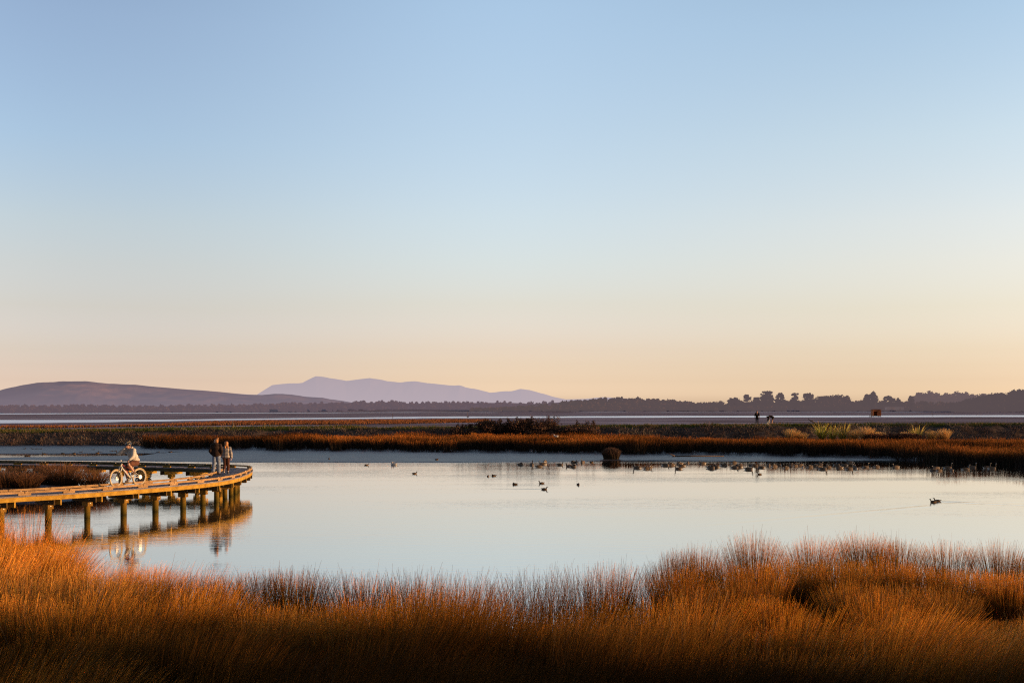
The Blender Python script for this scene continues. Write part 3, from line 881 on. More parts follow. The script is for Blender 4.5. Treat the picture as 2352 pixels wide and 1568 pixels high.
def bicycle(loc, rz):
    root = empty('bicycle', loc, rz)
    tag(root, 'white and black mountain bicycle ridden along the near arm of the boardwalk', 'bicycle')
    m_fr = pbr('white_paint', (.62, .58, .48), .35, .5, .06); m_bk = pbr('black_paint', (.03, .028, .028), .35, .5, .2)
    m_red = pbr('red_paint', (.30, .035, .02), .35, .5, .15)
    m_ty = pbr('tan_rubber', (.42, .31, .17), .85, .2, .15); m_rim = pbr('pale_rim', (.55, .47, .33), .35, .5, .08)
    m_al = pbr('bare_alloy', (.75, .74, .72), .45, .5, .06, metal=.5); m_sad = pbr('saddle_cover', (.03, .026, .024), .6, .3, .2)
    m_sp = pbr('spoke_steel', (.6, .58, .55), .35, .5, .05, metal=.7)

    def wheel(c, steer):
        M = Matrix.Rotation(steer, 3, 'Z'); c = Vector(c)
        def ring(r, rr, n=56, k=10):
            vs = []; fs = []
            for i in range(n):
                a = 2 * math.pi * i / n
                for j in range(k):
                    b = 2 * math.pi * j / k
                    q = Vector(((r + rr * math.cos(b)) * math.cos(a), rr * .9 * math.sin(b), (r + rr * math.cos(b)) * math.sin(a))); vs.append(c + M @ q)
            for i in range(n):
                for j in range(k):
                    fs.append((i * k + j, i * k + (j + 1) % k, ((i + 1) % n) * k + (j + 1) % k, ((i + 1) % n) * k + j))
            m = MB(); m.add(vs, fs); return m
        w = ring(.337, .027).build('wheel', m_ty, root, True); w.name = 'wheel'
        rm = MB()
        ring(.302, .017, 48, 8).build('rim', m_rim, w, True)
        mb = MB()
        for i in range(28):
            a = 2 * math.pi * i / 28; s = .03 if i % 2 else -.03
            p = c + M @ Vector((.03 * math.cos(a + .5), s, .03 * math.sin(a + .5))); q = c + M @ Vector((.30 * math.cos(a), 0, .30 * math.sin(a)))
            mb.tube([p, q], .0014, 4)
        mb.build('spokes', m_sp, w)
        mb = MB(); mb.tube([c + M @ Vector((0, -.055, 0)), c + M @ Vector((0, .055, 0))], .028, 14); mb.build('hub', m_al, w, True)
        mb = MB(); mb.tube([c + M @ Vector((0, .058, 0)), c + M @ Vector((0, .062, 0))], .08, 32); mb.build('brake_rotor', m_al, w)
        return w
    st = R(8)
    ra, fa = (0, 0, .365), (1.15, 0, .365)
    wheel(ra, 0); wheel(fa, st)
    bb = (.44, 0, .335); st_t = (.30, 0, .78); ht, hb = (.87, 0, .93), (.905, 0, .80)
    mb = MB(); mb.tube([hb, (.66, 0, .56), bb], [.03, .034, .034], 12); fr = mb.build('frame', m_fr, root, True)
    mb = MB(); mb.tube([ht, hb], .028, 12); mb.build('head_tube', m_fr, fr, True)
    mb = MB(); mb.tube([(.865, 0, .90), (.60, 0, .74), (.345, 0, .66)], [.024, .022, .02], 12); mb.build('top_tube', m_red, fr, True)
    mb = MB(); mb.tube([bb, (.345, 0, .66), st_t], [.022, .019, .017], 12); mb.build('seat_tube', m_fr, fr, True)
    mb = MB()
    for s in (-1, 1):
        mb.tube([(.42, s * .03, .36), (.2, s * .055, .365), (0, s * .06, .365)], [.015, .013, .012], 10)
        mb.tube([(.345, s * .03, .65), (.15, s * .055, .48), (0, s * .06, .37)], [.012, .010, .010], 10)
    mb.build('rear_triangle', m_fr, root, True)
    mb = MB(); mb.tube([(.60, 0, .72), (.47, 0, .45)], .024, 12); mb.build('rear_shock', m_bk, root, True)
    mb = MB(); mb.tube([st_t, (.285, 0, .86)], .015, 10); sp_ = mb.build('seat_post', m_bk, root, True)
    mb = MB(); mb.chain([(.15, -.05, .885), (.17, 0, .89), (.30, 0, .885), (.40, 0, .875)], [.045, .055, .035, .022], 10); mb.cap((.15, .05, .885), (.15, -.05, .885), .04)
    mb.skin('saddle', m_sad, root, .011, 3)
    Mz = Matrix.Rotation(st, 3, 'Z'); hc = Vector(ht)
    def T(p): p = Vector(p); return hc + Mz @ (p - hc)
    mb = MB()
    for s in (-1, 1):
        mb.tube([T((.91, s * .058, .80)), T((1.02, s * .060, .60))], .021, 12)
    mb.tube([T((.91, -.075, .795)), T((.91, .075, .795))], .024, 10)
    fk = mb.build('fork', m_fr, root, True)
    mb = MB()
    for s in (-1, 1): mb.tube([T((1.02, s * .060, .60)), T((1.145, s * .060, .37))], .017, 12)
    mb.build('fork_leg', m_bk, fk, True)
    mb = MB(); mb.tube([T((.865, 0, .95)), T((.855, 0, 1.0)), T((.89, 0, 1.03))], .019, 10); mb.build('stem', m_bk, root, True)
    mb = MB(); mb.tube([T((.80, -.36, 1.055)), T((.86, -.14, 1.05)), T((.89, 0, 1.03)), T((.86, .14, 1.05)), T((.80, .36, 1.055))], .013, 10); hbar = mb.build('handlebar', m_bk, root, True)
    for s in (-1, 1):
        mb = MB(); mb.tube([T((.83, s * .25, 1.053)), T((.80, s * .37, 1.055))], .018, 10); mb.build('grip', m_bk, hbar, True)
        mb = MB(); mb.tube([T((.86, s * .20, 1.05)), T((.90, s * .26, 1.03)), T((.90, s * .34, 1.02))], .006, 6); mb.build('brake_lever', m_al, hbar, True)
    mb = MB(); mb.cap(T((.93, .03, 1.05)), T((.96, .03, 1.05)), .024); mb.build('front_light', m_al, hbar, True)
    # cranks
    lp, rp = (.385, .12, .50), (.495, -.12, .17)
    mb = MB(); mb.tube([(.44, -.065, .335), (.44, -.072, .335)], .09, 28); mb.build('chainring', m_bk, root)
    for (p, s) in ((lp, 1), (rp, -1)):
        mb = MB(); mb.tube([(.44, s * .075, .335), (p[0], s * .085, p[2])], [.014, .011], 8); ck = mb.build('crank_arm', m_al, root, True)
        mb = MB(); mb.box((p[0], s * .14, p[2] - .01), (.10, .10, .022)); mb.build('pedal', m_bk, ck)
    mb = MB(); mb.cap((.60, 0, .55), (.67, 0, .64), .034, .034, 12); mb.build('water_bottle', m_red, root, True)
    return root


def levee_stander(loc, rz):
    S = SKIN; root = empty('person', loc, rz)
    tag(root, 'person standing on the grass bank in black top, leggings and white shoes', 'person')
    hipL, hipR = (0, .09, .88), (0, -.09, .88)
    kL, aL, tL = (.02, .10, .48), (.0, .13, .09), (.13, .17, .04)
    kR, aR, tR = (.02, -.10, .48), (0, -.12, .09), (.14, -.14, .04)
    shL, shR = (0, .18, 1.38), (0, -.18, 1.38)
    eL, wL = (-.02, .25, 1.10), (.04, .26, .86); eR, wR = (-.02, -.25, 1.10), (.04, -.25, .86)
    mb = MB(); limb_leg(mb, hipL, kL, aL, tL); limb_leg(mb, hipR, kR, aR, tR)
    mb.ell((0, 0, .94), (.11, .165, .11)); mb.ell((0, 0, 1.12), (.095, .135, .16)); mb.ell((0, 0, 1.29), (.11, .165, .15)); mb.cap((0, 0, 1.4), (.01, 0, 1.5), .053, .048)
    limb_arm(mb, shL, eL, wL); limb_arm(mb, shR, eR, wR)
    hand(mb, wL, (.1, 0, -1), (0, -1, 0), side=-1); hand(mb, wR, (.1, 0, -1), (0, 1, 0), side=1)
    P, M = head(mb, (.015, 0, 1.57), (.8, -.6, -.05)); b = mb.skin('body', S['skin'], root, .013, 3); eyes(P, 1, S['eye'], b)
    mb = MB(); mb.ell(P(-.025, 0, .04), (.095, .086, .09), M); mb.chain([P(-.1, 0, .05), P(-.13, 0, -.05), P(-.11, 0, -.15)], [.035, .03, .015]); mb.skin('hair', S['hair_brown'], root, .013, 2)
    mb = MB(); mb.ell((0, 0, 1.02), (.13, .18, .14)); mb.ell((0, 0, 1.2), (.13, .18, .2)); mb.cap((0, -.12, 1.38), (0, .12, 1.38), .075)
    for (s, e) in ((shL, eL), (shR, eR)): mb.cap(s, Vector(s).lerp(Vector(e), .85), .08, .078)
    mb.skin('top', S['black'], root, .014, 3)
    mb = MB()
    for (h, k, a) in ((hipL, kL, aL), (hipR, kR, aR)): mb.chain([h, Vector(h).lerp(Vector(k), .5), k, Vector(k).lerp(Vector(a), .4), Vector(k).lerp(Vector(a), .9)], [.095, .085, .06, .058, .043])
    mb.ell((0, 0, .92), (.12, .175, .11)); mb.skin('leggings', S['black'], root, .013, 3)
    shoe('shoe', aL, tL, S['white'], S['sole_white'], root); shoe('shoe', aR, tR, S['white'], S['sole_white'], root)
    return root


def levee_bender(loc, rz):
    S = SKIN; root = empty('person', loc, rz)
    tag(root, 'person in black top bending down to a white dog on the grass bank', 'person')
    hipL, hipR = (-.12, .09, .86), (-.12, -.09, .86)
    kL, aL, tL = (-.03, .10, .47), (-.06, .11, .09), (.08, .12, .04)
    kR, aR, tR = (-.01, -.10, .47), (-.0, -.11, .09), (.14, -.12, .04)
    sL, sR = (.36, .18, 1.0), (.36, -.18, 1.0)
    eL, wL = (.40, .2, .72), (.5, .12, .52); eR, wR = (.42, -.2, .72), (.52, -.10, .54)
    mb = MB(); limb_leg(mb, hipL, kL, aL, tL); limb_leg(mb, hipR, kR, aR, tR)
    mb.ell((-.11, 0, .92), (.14, .165, .12)); mb.ell((.07, 0, .99), (.18, .135, .11)); mb.ell((.25, 0, 1.02), (.15, .165, .115)); mb.cap((.36, 0, 1.04), (.46, 0, .99), .055, .05)
    limb_arm(mb, sL, eL, wL); limb_arm(mb, sR, eR, wR)
    hand(mb, wL, (.4, -.1, -.9), (0, -1, 0), side=-1); hand(mb, wR, (.4, .1, -.9), (0, 1, 0), side=1)
    P, M = head(mb, (.53, 0, .95), (.55, 0, -.83), up=(.83, 0, .55)); b = mb.skin('body', S['skin'], root, .013, 3); eyes(P, 1, S['eye'], b)
    mb = MB(); mb.ell(P(-.022, 0, .04), (.097, .088, .09), M); mb.chain([P(0, .07, .02), P(.03, .07, -.12)], [.03, .02]); mb.chain([P(0, -.07, .02), P(.03, -.07, -.12)], [.03, .02]); mb.skin('hair', S['hair_brown'], root, .013, 2)
    mb = MB(); mb.ell((-.02, 0, .98), (.16, .18, .13)); mb.ell((.1, 0, 1.02), (.2, .175, .135)); mb.ell((.26, 0, 1.04), (.16, .18, .13)); mb.cap((.35, -.12, 1.02), (.35, .12, 1.02), .08)
    for (s, e, w) in ((sL, eL, wL), (sR, eR, wR)): mb.chain([s, e, Vector(e).lerp(Vector(w), .8)], [.08, .065, .05])
    mb.skin('top', S['black'], root, .014, 3)
    mb = MB(); mb.ell((-.13, 0, .91), (.155, .18, .125))
    for (h, k) in ((hipL, kL), (hipR, kR)): mb.cap(h, Vector(h).lerp(Vector(k), .3), .115, .105)
    mb.skin('shorts', S['black'], root, .013, 3)
    shoe('shoe', aL, tL, S['tan'], S['sole'], root); shoe('shoe', aR, tR, S['tan'], S['sole'], root)
    return root


def dog(loc, rz):
    root = empty('dog', loc, rz); tag(root, 'white dog sitting on the grass bank beside the bending person', 'dog')
    m_w = pbr('white_fur', (.74, .66, .55), .9, .2, .1, 14, bump=.6, bscale=30); m_k = pbr('dark_nose', (.03, .02, .02), .4, .4, .1)
    mb = MB()
    mb.ell((-.14, 0, .16), (.15, .12, .14)); mb.ell((.0, 0, .28), (.15, .105, .14), Matrix.Rotation(R(-40), 3, 'Y')); mb.ell((.10, 0, .36), (.10, .10, .14))
    mb.cap((.11, 0, .42), (.16, 0, .54), .075, .065); mb.ell((.19, 0, .58), (.085, .07, .07)); mb.cap((.23, 0, .57), (.31, 0, .545), .042, .032)
    for s in (-1, 1):
        mb.chain([(.10, s * .075, .32), (.095, s * .075, .17), (.12, s * .075, .04), (.16, s * .075, .025)], [.05, .036, .026, .028])   # fore leg
        mb.chain([(-.14, s * .10, .17), (.0, s * .12, .12), (-.13, s * .11, .05), (.0, s * .11, .025)], [.085, .05, .032, .028])     # hind leg folded, hock back
        mb.chain([(.16, s * .06, .62), (.15, s * .085, .56), (.16, s * .085, .51)], [.026, .026, .015])                                # ear
    mb.chain([(-.26, 0, .08), (-.38, .02, .06), (-.46, .05, .11), (-.5, .06, .19)], [.03, .028, .024, .014])
    b = mb.skin('body', m_w, root, .011, 3)
    mb = MB(); mb.ell((.335, 0, .553), (.014, .017, .013)); mb.build('nose', m_k, b, True)
    for s in (-1, 1):
        mb = MB(); mb.ell((.245, s * .038, .605), (.01, .01, .01)); mb.build('eye', m_k, b, True)
    return root


# ================================================================== BIRDS
def bird_mats():
    B = {}
    B['back'] = pbr('goose_back', (.14, .095, .06), .8, .2, .35, 22); B['pale'] = pbr('goose_breast', (.165, .135, .115), .85, .2, .15, 14)
    B['black'] = pbr('black_plumage', (.012, .011, .012), .6, .3, .2, 12); B['white'] = pbr('white_plumage', (.52, .50, .47), .8, .2, .06)
    B['duck'] = pbr('dark_brown_plumage', (.045, .032, .022), .7, .3, .4, 18); B['bill'] = pbr('dark_bill', (.03, .025, .02), .4, .4, .1)
    B['red'] = pbr('red_bill', (.45, .03, .02), .4, .4, .1); B['grey'] = pbr('gull_grey', (.42, .43, .45), .7, .2, .1); B['buff'] = pbr('buff_plumage', (.22, .13, .06), .7, .2, .3, 16)
    return B


def make_goose(B, pose):
    mb = MB()
    mb.ell((0, 0, .10), (.33, .165, .14), Matrix.Rotation(R(-4), 3, 'Y')); mb.ell((.12, 0, .09), (.20, .15, .135)); mb.cap((-.25, 0, .13), (-.42, 0, .165), .075, .022); mb.ell((-.05, 0, .15), (.27, .14, .10))
    if pose == 'up':
        nk = [(.24, 0, .14), (.30, 0, .26), (.285, 0, .38), (.30, 0, .47)]; hd = (.335, 0, .49); bl = ((.37, 0, .485), (.42, 0, .472))
    elif pose == 'low':
        nk = [(.24, 0, .14), (.33, 0, .20), (.40, 0, .25), (.46, 0, .27)]; hd = (.49, 0, .275); bl = ((.53, 0, .268), (.575, 0, .25))
    elif pose == 'mid':
        nk = [(.23, 0, .14), (.28, 0, .22), (.25, 0, .29), (.27, 0, .35)]; hd = (.305, 0, .365); bl = ((.34, 0, .36), (.39, 0, .345))
    else:  # head tucked along the back
        nk = [(.22, 0, .15), (.21, 0, .25), (.10, 0, .29), (.0, 0, .275)]; hd = (-.03, 0, .27); bl = ((-.07, 0, .258), (-.12, 0, .25))
    mb.chain(nk, [.065, .044, .036, .036]); mb.ell(hd, (.058, .04, .042)); mb.cap(bl[0], bl[1], .02, .012, 8)
    hv = Vector(hd)

    def cl(c, n):
        d = (Vector(c) - hv)
        dn = min((Vector(c) - Vector(p)).length for p in nk[1:] + [hd])
        if d.length < .075:
            return 3 if (abs(c.y) > .022 and -.04 < d.z < .012 and abs(d.x) < .045) else 2
        if dn < .075 and c.z > .17: return 2
        if c.x < -.28: return 3 if c.z < .15 else 2
        if c.x < -.18 and c.z < .09: return 3
        if c.z > .115 + .05 * (c.x > .15): return 0
        return 1 if c.x > .05 else (1 if c.z < .07 else 0)
    return mb.skin('goose', [B['back'], B['pale'], B['black'], B['white']], None, .016, 2, cl)


def make_duck(B, pose):
    mb = MB(); mb.ell((0, 0, .055), (.19, .095, .08)); mb.ell((-.03, 0, .085), (.15, .08, .055)); mb.cap((-.15, 0, .075), (-.25, 0, .115), .04, .012)
    if pose == 'up': nk = [(.13, 0, .08), (.165, 0, .15), (.17, 0, .19)]; hd = (.19, 0, .205); bl = ((.225, 0, .20), (.27, 0, .19))
    else: nk = [(.12, 0, .09), (.14, 0, .13), (.12, 0, .15)]; hd = (.115, 0, .155); bl = ((.08, 0, .145), (.03, 0, .14))
    mb.chain(nk, [.045, .03, .028]); mb.ell(hd, (.045, .033, .036)); mb.cap(bl[0], bl[1], .014, .012, 8)
    def cl(c, n):
        if (Vector(c) - Vector(bl[1])).length < .04: return 2
        if c.z > .13: return 0
        return 1 if (c.z < .06 and c.x > -.12) else 0
    return mb.skin('duck', [B['duck'], B['buff'], B['bill']], None, .011, 2, cl)


def make_swan(B):
    mb = MB(); mb.ell((0, 0, .15), (.42, .22, .19)); mb.ell((-.1, 0, .24), (.32, .19, .14)); mb.cap((-.3, 0, .2), (-.52, 0, .27), .1, .03)
    mb.chain([(.30, 0, .2), (.42, 0, .36), (.38, 0, .55), (.40, 0, .68), (.47, 0, .73)], [.09, .055, .042, .04, .04]); mb.ell((.51, 0, .735), (.07, .045, .047)); mb.cap((.56, 0, .725), (.66, 0, .69), .026, .016, 8)
    def cl(c, n): return 1 if (c.x > .575 and c.z > .6) else 0
    return mb.skin('swan', [B['black'], B['red']], None, .018, 2, cl)


def make_gull(B):
    mb = MB(); mb.ell((0, 0, .07), (.17, .08, .075), Matrix.Rotation(R(-8), 3, 'Y')); mb.ell((-.04, 0, .10), (.15, .075, .045), Matrix.Rotation(R(8), 3, 'Y')); mb.cap((-.14, 0, .10), (-.26, 0, .115), .03, .008)
    mb.chain([(.12, 0, .10), (.14, 0, .17)], [.045, .035]); mb.ell((.155, 0, .19), (.045, .036, .038)); mb.cap((.19, 0, .185), (.235, 0, .175), .012, .008, 8)
    def cl(c, n):
        if c.x > .205: return 2
        if c.x < -.2: return 3
        return 1 if (c.z > .095 and c.x < .07) else 0
    return mb.skin('gull', [B['white'], B['grey'], B['red'], B['black']], None, .011, 2, cl)


ORD = ['first', 'second', 'third', 'fourth', 'fifth', 'sixth', 'seventh', 'eighth', 'ninth', 'tenth', 'eleventh', 'twelfth', 'thirteenth', 'fourteenth', 'fifteenth', 'sixteenth', 'seventeenth', 'eighteenth', 'nineteenth', 'twentieth']


def ordinal(k):
    if k <= 20: return ORD[k - 1]
    t = ['', '', 'twenty', 'thirty', 'forty', 'fifty', 'sixty', 'seventy'][k // 10]
    if k % 10 == 0: return t[:-1] + 'ieth'
    return t + '-' + ORD[k % 10 - 1]


def build_birds():
    B = bird_mats()
    A = lambda x, y: ((1900 + x / 2.138) * .5742, (1780 + y / 2.138) * .5742)
    Bc = lambda x, y: ((2500 + x / 2.94) * .5742, (1810 + y / 2.94) * .5742)
    Cc = lambda x, y: ((3250 + x / 2.94) * .5742, (1810 + y / 2.94) * .5742)
    # (position, pose, heading: 'l','r','a'way,'t'owards + angle)
    g = []
    for (x, y, p, h) in ((388, 170, 'tuck', 'r'), (484, 172, 'up', 't'), (580, 166, 'mid', 'l'), (548, 186, 'low', 'r'), (727, 170, 'mid', 'r'), (806, 182, 'mid', 'l'), (838, 186, 'tuck', 'r'), (843, 150, 'tuck', 'l'), (872, 150, 'mid', 'a'), (922, 150, 'mid', 't'), (600, 145, 'tuck', 'a')):
        g.append((*A(x, y), p, h))
    for (x, y, p, h) in ((145, 182, 'up', 'l'), (262, 190, 'low', 'r'), (302, 168, 'up', 'a'), (478, 150, 'mid', 'r'), (552, 146, 'tuck', 'l'), (645, 134, 'tuck', 'l'), (672, 158, 'mid', 'l'), (740, 124, 'tuck', 't'), (630, 192, 'up', 'l'),
                         (912, 130, 'mid', 'l'), (1010, 182, 'tuck', 'r'), (1068, 174, 'tuck', 'l'), (1165, 150, 'tuck', 'r'), (1282, 124, 'tuck', 'r'), (1290, 178, 'mid', 'r'), (1338, 170, 'tuck', 'l'), (1360, 152, 'tuck', 't'), (1455, 198, 'up', 'r'),
                         (1490, 150, 'mid', 'l'), (1530, 154, 'tuck', 'r'), (1605, 176, 'up', 'l'), (1688, 152, 'tuck', 't'), (1755, 166, 'tuck', 'r'), (1802, 148, 'mid', 'l'), (1895, 182, 'tuck', 'r'), (1965, 150, 'tuck', 'l'), (2005, 158, 'mid', 'r'), (2060, 150, 'low', 'l'),
                         (2098, 172, 'tuck', 'a'), (2175, 172, 'tuck', 'r'), (2230, 158, 'tuck', 'l'), (2292, 142, 'mid', 'r'), (2285, 178, 'tuck', 'l'), (2325, 196, 'up', 'r')):
        g.append((*Bc(x, y), p, h))
    for (x, y, p, h) in ((185, 175, 'tuck', 'r'), (285, 148, 'tuck', 'r'), (318, 182, 'tuck', 'l'), (375, 152, 'mid', 'l'), (430, 196, 'up', 'r'), (490, 156, 'mid', 't'), (502, 186, 'tuck', 'a'), (437, 118, 'mid', 'l'), (625, 172, 'up', 'r'), (755, 170, 'tuck', 'r'), (980, 174, 'mid', 'l'),
                         (1420, 210, 'tuck', 'l'), (1458, 186, 'low', 'l'), (1490, 214, 'mid', 'r'), (1590, 184, 'up', 'r'), (1638, 212, 'tuck', 't'), (1800, 200, 'up', 'r'), (1880, 174, 'up', 'r'), (2050, 182, 'up', 'r'), (2110, 188, 'up', 'r')):
        g.append((*Cc(x, y), p, h))
    g.sort()
    proto = {p: make_goose(B, p) for p in ('up', 'mid', 'low', 'tuck')}
    used = set(); words = {'up': 'neck stretched up', 'mid': 'neck half raised', 'low': 'neck held low', 'tuck': 'head tucked on its back'}
    hw = {'l': 'facing left', 'r': 'facing right', 'a': 'seen from behind', 't': 'seen from the front'}
    ha = {'l': 180, 'r': 0, 'a': 90, 't': -90}
    for k, (u, v, p, h) in enumerate(g):
        x, y = gp(u, v)
        o = proto[p] if p not in used else proto[p].copy()
        if p in used: COL.objects.link(o)
        used.add(p)
        o.location = (x, y, -.045); o.rotation_euler = (0, 0, R(ha[h] + random.uniform(-28, 28))); s = random.uniform(.70, .86); o.scale = (s, s, s)
        tag(o, 'brown goose %s, %s, %s from left' % (hw[h], words[p], ordinal(k + 1)), 'goose', 'geese resting along the far edge of the pond')
    # ducks
    D = lambda x, y: ((1100 + x / 1.68) * .5742, (1780 + y / 1.68) * .5742)
    E = lambda x, y: ((x / 1.96) * .5742, (1620 + y / 1.96) * .5742)
    G5 = lambda x, y: ((2900 + x / 1.9666) * .5742, (1600 + y / 1.9666) * .5742)
    dk = [(*D(615, 135), 'up', 0, 'dark duck floating alone left of the two white gulls'), (*D(938, 192), 'up', 0, 'dark duck swimming right on open water below the gulls'), (*D(1432, 210), 'tuck', 90, 'smaller dark duck, left one of the pair left of mid pond'),
          (*D(1470, 207), 'tuck', 180, 'brown duck, right one of the pair left of mid pond'), (*D(1612, 264), 'tuck', 180, 'plump dark duck alone at the left of the mid-pond ducks'), (*D(1792, 257), 'up', 180, 'dark duck facing left just above the duck with a wake'), (*D(1810, 297), 'up', 0, 'dark duck trailing a straight wake, lowest of the mid-pond ducks'),
          (*D(2037, 266), 'tuck', -80, 'sunlit orange-brown duck alone right of the mid-pond ducks'), (*Bc(1582, 256), 'up', 180, 'dark duck swimming left in front of the goose flock'),
          (*G5(1640, 802), 'up', 180, 'front dark duck of the close pair on the right of the pond'), (*G5(1670, 795), 'up', 170, 'rear dark duck of the close pair on the right of the pond')]
    pk = [(*D(363, 98), 'up', 'dark water bird feeding on the wet mud left of the gulls'), (*D(1087, 104), 'tuck', 'dark water bird resting on the wet mud right of the gulls'), (*D(1815, 112), 'tuck', 'small dark bird on the mud edge behind the leftmost geese'), (*D(2128, 118), 'tuck', 'small dark bird on the mud edge left of the round clump')]
    lf = [(190, 347), (255, 347), (290, 347), (320, 347), (205, 400), (222, 401), (345, 384), (492, 382), (580, 381), (633, 374), (765, 377), (787, 372), (873, 367), (903, 364), (925, 374), (730, 353), (1240, 372), (1337, 370)]
    du = make_duck(B, 'up'); dt = make_duck(B, 'tuck'); first = {'up': True, 'tuck': True}

    def put(u, v, pose, ang, label, group, z=-.02, s=1.0):
        src = du if pose == 'up' else dt
        o = src if first[pose] else src.copy()
        if not first[pose]: COL.objects.link(o)
        first[pose] = False
        x, y = gp(u, v); o.location = (x, y, z); o.rotation_euler = (0, 0, R(ang + random.uniform(-15, 15))); o.scale = (s * .74,) * 3; tag(o, label, 'duck', group)
    for (u, v, p, a, lab) in dk: put(u, v, p, a, lab, 'ducks swimming on the open pond')
    for (u, v, p, lab) in pk:
        x, y = gp(u, v); put(u, v, p, 180 * random.random(), lab, 'water birds on the mud', max(0, ground_z(x, y)) + .0)
    lf.sort()
    for k, (x, y) in enumerate(lf):
        put(*E(x, y), 'tuck' if k % 3 else 'up', random.choice((0, 180)), 'dark duck, %s from the left in the pool behind the boardwalk' % ordinal(k + 1), 'ducks in the pool behind the boardwalk', s=1.15)
    sw = make_swan(B); x, y = gp((380 + 1240 / 6.273) * .5742, 1097.5); sw.location = (x, y, -.03); sw.rotation_euler = (0, 0, R(12)); tag(sw, 'black swan floating beneath the far arm of the boardwalk', 'swan')
    o = sw.copy(); COL.objects.link(o); x, y = gp((380 + 1150 / 6.273) * .5742, 1094.5); o.location = (x, y, -.03); o.rotation_euler = (0, 0, R(165)); o.scale = (.85, .85, .62); tag(o, 'dark water bird beside the black swan, half hidden behind the bicycle', 'water bird')
    gl = make_gull(B)
    for k, (x0, y0, a, lab) in enumerate(((790, 132, -60, 'white gull, left one of the two together at the mud edge'), (802, 133, 175, 'white and grey gull, right one of the two at the mud edge'))):
        o = gl if k == 0 else gl.copy()
        if k: COL.objects.link(o)
        x, y = gp(*D(x0, y0)); o.location = (x, y, -.02); o.rotation_euler = (0, 0, R(a)); o.scale = (1.2,) * 3; tag(o, lab, 'gull', 'gulls at the mud edge')
    o = gl.copy(); COL.objects.link(o); o.location = (at(1277, 108), 108, 1.43); o.rotation_euler = (0, 0, R(180)); o.scale = (1.3,) * 3; tag(o, 'white bird perched on top of the far reed bed', 'bird')


# ================================================================== VEGETATION
C_BASE, C_MID, C_TIP = (.006, .006, .003), (.15, .062, .008), (.88, .31, .03)  # dark base and bright tip paint the shade between rushes into the blades


def tussock_points(cx, cy, n, rad, hc, spread, dome=.12, noise=.10):
    """blade roots, heights and leans of one rush tussock"""
    a = RNG.uniform(0, 2 * math.pi, n); r = np.sqrt(RNG.uniform(0, 1, n))
    P = np.zeros((n, 3)); P[:, 0] = cx + np.cos(a) * r * rad * .55; P[:, 1] = cy + np.sin(a) * r * rad * .55
    h = hc * RNG.uniform(.80, 1.04, n) * (1 - dome * r ** 2)
    ln = np.stack([np.cos(a) * r, np.sin(a) * r], 1) * spread + RNG.normal(0, noise, (n, 2))
    return P, h, ln


